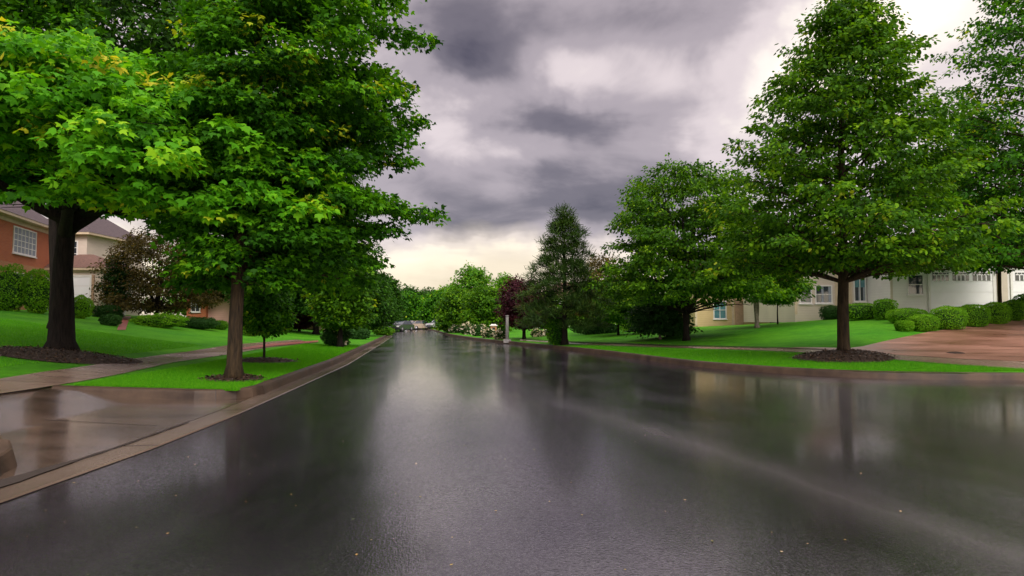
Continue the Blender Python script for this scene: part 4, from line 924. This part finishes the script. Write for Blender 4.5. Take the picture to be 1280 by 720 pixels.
# brick houses further along, glimpsed between trunks
zb = T(-27, 72); o = (-28, 72, zb); H5 = empty('house', o); tag(H5, 'distant ochre house glimpsed behind the young tree', 'house')
f = frame_fn(o, 0, 72, 0); walls(H5, f, -31, -22, 0, 8, zb - .5, 5.2, Y_SIDE); hip_roof(H5, f, -31, -22, 0, 8, 5.2, 2.4, ROOF_B); window(H5, f, -28, -27, zb + .9, zb + 2.2); window(H5, f, -25, -24, zb + .9, zb + 2.2)
zb = T(6.5, 90); o = (6, 90, zb); H6 = empty('house', o); tag(H6, 'distant pale house glimpsed behind the pointed conifer', 'house')
f = frame_fn(o, 0, 90, 0); walls(H6, f, 3, 15, 0, 8, zb - .5, 4.6, W_SIDE); hip_roof(H6, f, 3, 15, 0, 8, 4.6, 2.4, ROOF_B)
for u in (4.2, 7.2, 10.2, 12.6): window(H6, f, u, u + 1.1, zb + .9, zb + 2.2)

# ------------------------------------------------------------------ paths in the left garden
BP = mat('brick_paving', (.26, .07, .045), .5, (.16, .04, .03), 14, .5, .6, 20); TANP = mat('tan_path', (.42, .24, .15), .6, (.28, .15, .09), 3)
drape('garden_path', [G(146, 413), G(150, 404), G(153, 395.5)], [G(157, 413), G(160, 404), G(164, 395.5)], BP, .03, 3)
drape('garden_path', [G(118, 394), G(155, 394.5), G(200, 395), G(245, 397)], [G(122, 390.5), G(155, 391.5), G(200, 392), G(248, 394.5)], TANP, .02, 2)
drape('garden_path', [G(302, 438), G(340, 433), G(398, 428)], [G(302, 435.5), G(340, 430), G(398, 426)], BP, .03, 3)

# ------------------------------------------------------------------ pale post, brick mailbox pier, garden posts
GREY = mat('weathered_grey', (.34, .33, .31), .7, (.2, .19, .18), 12, .4, .5, 30)
g = G(634, 429.5); Yp = g[1]; hpx = (429.5 - 401 + 6) * Yp / F
pr = empty('kerb_post', g); tag(pr, 'pale grey post with a cap standing at the far right kerb under the plum tree', 'post')
mb = MB(); mb.tube([(0, 0, -.1), (0, 0, 1.55), (.01, 0, 1.62)], [.12, .10, .09], 8); mb.build('shaft', GREY, pr)
mb = MB(); mb.tube([(0, 0, 1.62), (0, 0, 1.69)], [.12, .10], 8); mb.build('cap', GREY, pr)
mb = MB(); mb.box(-.24, .24, -.24, .24, -.1, .12); mb.build('base', GREY, pr)
g = G(617, 420.5); pr = empty('mailbox_pier', g); tag(pr, 'small orange brick mailbox pier with a white cap among the cream bushes', 'mailbox')
mb = MB(); mb.box(-.24, .24, -.24, .24, -.1, .85); mb.build('pier', BRICK2, pr)
mb = MB(); mb.box(-.31, .31, -.3, .3, .85, .93); mb.box(-.2, .2, -.2, .2, .93, 1.0); mb.build('cap', TRIM, pr)
mb = MB(); mb.box(-.13, .13, -.265, -.24, .5, .72); mb.build('mailbox_door', DARKM, pr)
for px, py, h, lab in ((156, 394, 1.0, 'white garden post beside the tan path'), (184, 394, .8, 'shorter white garden post under the bronze tree')):
    g = G(px, py); pr = empty('garden_post', g); tag(pr, lab, 'post')
    mb = MB(); mb.box(-.06, .06, -.06, .06, -.1, h); mb.build('shaft', TRIM, pr)
    mb = MB(); mb.box(-.10, .10, -.10, .10, h, h + .05); mb.tube([(0, 0, h + .05), (0, 0, h + .16)], [.07, .02], 8); mb.build('cap', TRIM, pr)

# ------------------------------------------------------------------ parked cars at the street end
TYRE = mat('tyre_rubber', (.02, .02, .02), .8); RIM = mat('wheel_rim', (.5, .5, .52), .3, metal=.8)
HL = mat('headlight_glass', (.75, .75, .72), .1, spec=.8); TLT = mat('tail_light_red', (.35, .01, .01), .3)
def car(label, loc, rz, paint):
    root = empty('parked_car', loc, rz); tag(root, label, 'car', 'cars parked at the far end of the street')
    prof = [(-2.2, .35), (-2.25, .62), (-2.2, .92), (-1.75, 1.0), (-1.0, 1.02), (.95, 1.02), (1.9, .9), (2.2, .72), (2.25, .45), (2.15, .28), (-2.1, .26)]
    mb = MB(); rows = []
    for yv, k in ((-.9, .96), (-.86, 1.0), (-.5, 1.02), (0, 1.03), (.5, 1.02), (.86, 1.0), (.9, .96)):
        rows.append([(x * (1 if abs(yv) < .6 else .985), yv, .64 + (z - .64) * k) for x, z in prof] + [(prof[0][0], yv, prof[0][1])])
    mb.grid(rows, True); mb.add(rows[0][:-1], [tuple(range(11))]); mb.add(rows[-1][:-1], [tuple(range(11))[::-1]])
    mb.build('body', paint, root)
    gp_ = [(-1.85, 1.0), (-1.35, 1.40), (-.9, 1.47), (.1, 1.48), (.45, 1.42), (1.15, 1.0)]
    mb = MB(); rows = [[(x, yv * (1 if z < 1.1 else .82), z) for x, z in gp_] for yv in (-.82, 0, .82)]; mb.grid(rows, True)
    for r in (rows[0], rows[-1]): mb.add(r, [tuple(range(6))])
    mb.build('cabin_glass', GLASS, root)
    mb = MB(); mb.box(-1.3, .35, -.66, .66, 1.46, 1.50); [mb.tube([(a, s * .80, 1.0), (b, s * .67, 1.45)], [.04, .035], 5) for s in (-1, 1) for a, b in ((-1.8, -1.3), (-.45, -.45), (1.1, .4))]
    mb.build('roof', paint, root)
    for x in (-1.38, 1.38):
        for s in (-1, 1):
            mb = MB(); mb.tube([(x, s * .72, .32), (x, s * .92, .32)], [.32, .32], 18); w = mb.build('wheel', TYRE, root)
            mb = MB(); mb.tube([(x, s * .90, .32), (x, s * .93, .32)], [.2, .19], 12); mb.build('rim', RIM, w)
    for s in (-1, 1):
        mb = MB(); mb.box(2.16, 2.24, s * .62 - .17, s * .62 + .17, .62, .78); mb.build('headlight', HL, root)
        mb = MB(); mb.box(-2.27, -2.2, s * .66 - .15, s * .66 + .15, .68, .86); mb.build('tail_light', TLT, root)
    mb = MB(); mb.box(2.2, 2.27, -.4, .4, .4, .56); mb.build('grille', DARKM, root)
PW = mat('white_paint', (.75, .75, .76), .25, coat=1); PD = mat('dark_paint', (.02, .022, .028), .2, coat=1); PS = mat('silver_paint', (.42, .42, .44), .25, metal=.5, coat=1); PT = mat('beige_paint', (.5, .40, .30), .25, coat=1)
for (px, Y, rz, paint, lab) in ((502, 92, -1.9, PD, 'dark parked car nearest the left kerb at the street end'), (514, 112, -1.5, PW, 'white parked car at the middle of the street end'),
                                (527, 108, .6, PT, 'beige parked car beside the white one at the street end'), (538, 118, -.3, PD, 'dark parked car seen side on at the street end'),
                                (549, 104, -2.3, PS, 'silver parked car nearest the far right kerb')):
    x = at(px, 400, Y)[0]; car(lab, (x, Y, max(0, T(x, Y)) + .02), rz, paint)

# ------------------------------------------------------------------ grass blades and fallen leaves
rng = np.random.default_rng(99)
def blades(name, xs, ys_, zs, s0, s1):
    n = len(xs); P = np.stack([xs, ys_, zs - .004], 1)
    D = np.stack([rng.normal(0, .35, n), rng.normal(0, .35, n), np.ones(n)], 1); Nn = np.stack([rng.normal(0, 1, n), -np.ones(n), np.zeros(n)], 1)
    Tm, Fc = leaf_template('blade'); d = D / np.linalg.norm(D, axis=1, keepdims=True); nn = Nn - d * (Nn * d).sum(1, keepdims=True); nn /= np.linalg.norm(nn, axis=1, keepdims=True); sx = np.cross(d, nn)
    sz = rng.uniform(s0, s1, n)
    V = P[:, None, :] + Tm[None, :, 0:1] * sx[:, None, :] * .010 + Tm[None, :, 1:2] * (d * sz[:, None])[:, None, :]
    o = mesh_np(name, V.reshape(-1, 3), np.arange(3 * n), np.full(n, 3), GRASS_B, np.repeat(np.clip(rng.normal(.5, .2, n), 0, 1), 3))
    tag(o, 'short green grass blades of the lawns and verges', 'grass', kind='stuff'); return o
def inside_walk(x, d): return (d > 3.0) & (d < 5.0)
n = 150000
yv = 12.25 + 22 * rng.random(n) ** 1.6; dv = rng.random(n) * 4.2; keep = dv < 3.1 + np.interp(yv, [12, 16, 22, 30], [0, .35, 1.0, .3]) * 0
yv, dv = yv[keep], dv[keep]; xv = xl(yv) - .66 - dv; zv = TL(xv, yv)
yv2 = 16.6 + 16 * rng.random(n) ** 1.5; xv2 = xr(yv2) + .25 + rng.random(n) ** 1.1 * 12; dR = dist_poly(xv2, yv2, REs); k2 = (dR < 3.4) & (dR > .22); xv2, yv2 = xv2[k2], yv2[k2]; zv2 = TR(xv2, yv2)
nl = 70000; yv3 = 13.5 + 14 * rng.random(nl); dv3 = 6.2 + rng.random(nl) * 9; xv3 = xl(yv3) - .63 - dv3; zv3 = TL(xv3, yv3)
k = (dist_poly(xv2, yv2, WALKC) > .85) & ~((xv2 > lefte[1][0] - .6) & (yv2 > np.interp(xv2, WALKC[:, 0], WALKC[:, 1]))); xv2, yv2, zv2 = xv2[k], yv2[k], zv2[k]
gx, gy, gz = np.concatenate([xv, xv2, xv3]), np.concatenate([yv, yv2, yv3]), np.concatenate([zv, zv2, zv3])
for (c, r) in ((G(78, 446), 2.0), (G(292, 475), .6), (G(330, 452), 1.0), (G(1055, 447), 1.4)):
    k = np.hypot(gx - c[0], gy - c[1]) > r * .92; gx, gy, gz = gx[k], gy[k], gz[k]
blades('grass', gx, gy, gz, .03, .075)
LITTER = leaf_mat('fallen_leaf', [(0, (.05, .09, .01)), (.4, (.20, .15, .03)), (.8, (.42, .30, .10)), (1, (.5, .42, .2))], .1, .3)
n = 260; yv = 2.6 + 14 * rng.random(n) ** 1.4; xv = -4.6 + rng.random(n) * (yv * .9 + 4); P = np.stack([xv, yv, np.full(n, .006)], 1)
P[:, 2] = np.where(xv < -4.2, .03, .008)
o = leaves('fallen_leaves', P, rng.normal(0, 1, (n, 3)) * [1, 1, .05], rng.normal(0, .12, (n, 3)) + [0, 0, 1], rng.uniform(.008, .030, n), rng.random(n), 'plain', LITTER)
tag(o, 'scattered small fallen leaves lying on the wet road', 'leaves', kind='stuff')

# bark chips on the mulch beds, spilling a little into the grass
CHIP = leaf_mat('bark_chips', [(0, (.015, .009, .006)), (.6, (.05, .03, .018)), (1, (.12, .07, .04))], 0, .3)
cp = []
for (c, r, ky, n) in ((G(78, 446), 2.05, .75, 1500), (G(292, 475), .72, 1, 500), (G(330, 452), 1.05, 1, 500), (G(1055, 447), 1.55, .9, 1500)):
    a = rng.uniform(0, 6.283, n); q = r * rng.uniform(0, 1, n) ** .5 * (1 + .06 * rng.normal(0, 1, n)); h = {2.05: .16, .72: .10, 1.05: .10, 1.55: .20}[r] * np.clip(1 - (q / r) ** 2, 0, 1)
    x = c[0] + q * np.cos(a); y = c[1] + q * ky * np.sin(a); cp.append(np.stack([x, y, np.array([T(i, j) for i, j in zip(x, y)]) + .03 + h], 1))
cp = np.concatenate(cp); n = len(cp)
o = leaves('bark_chips', cp, rng.normal(0, 1, (n, 3)) * [1, 1, .25], rng.normal(0, .4, (n, 3)) + [0, 0, 1], rng.uniform(.03, .08, n), rng.random(n), 'plain', CHIP)
tag(o, 'dark bark chips strewn over the mulch beds around the trees', 'mulch', kind='stuff')
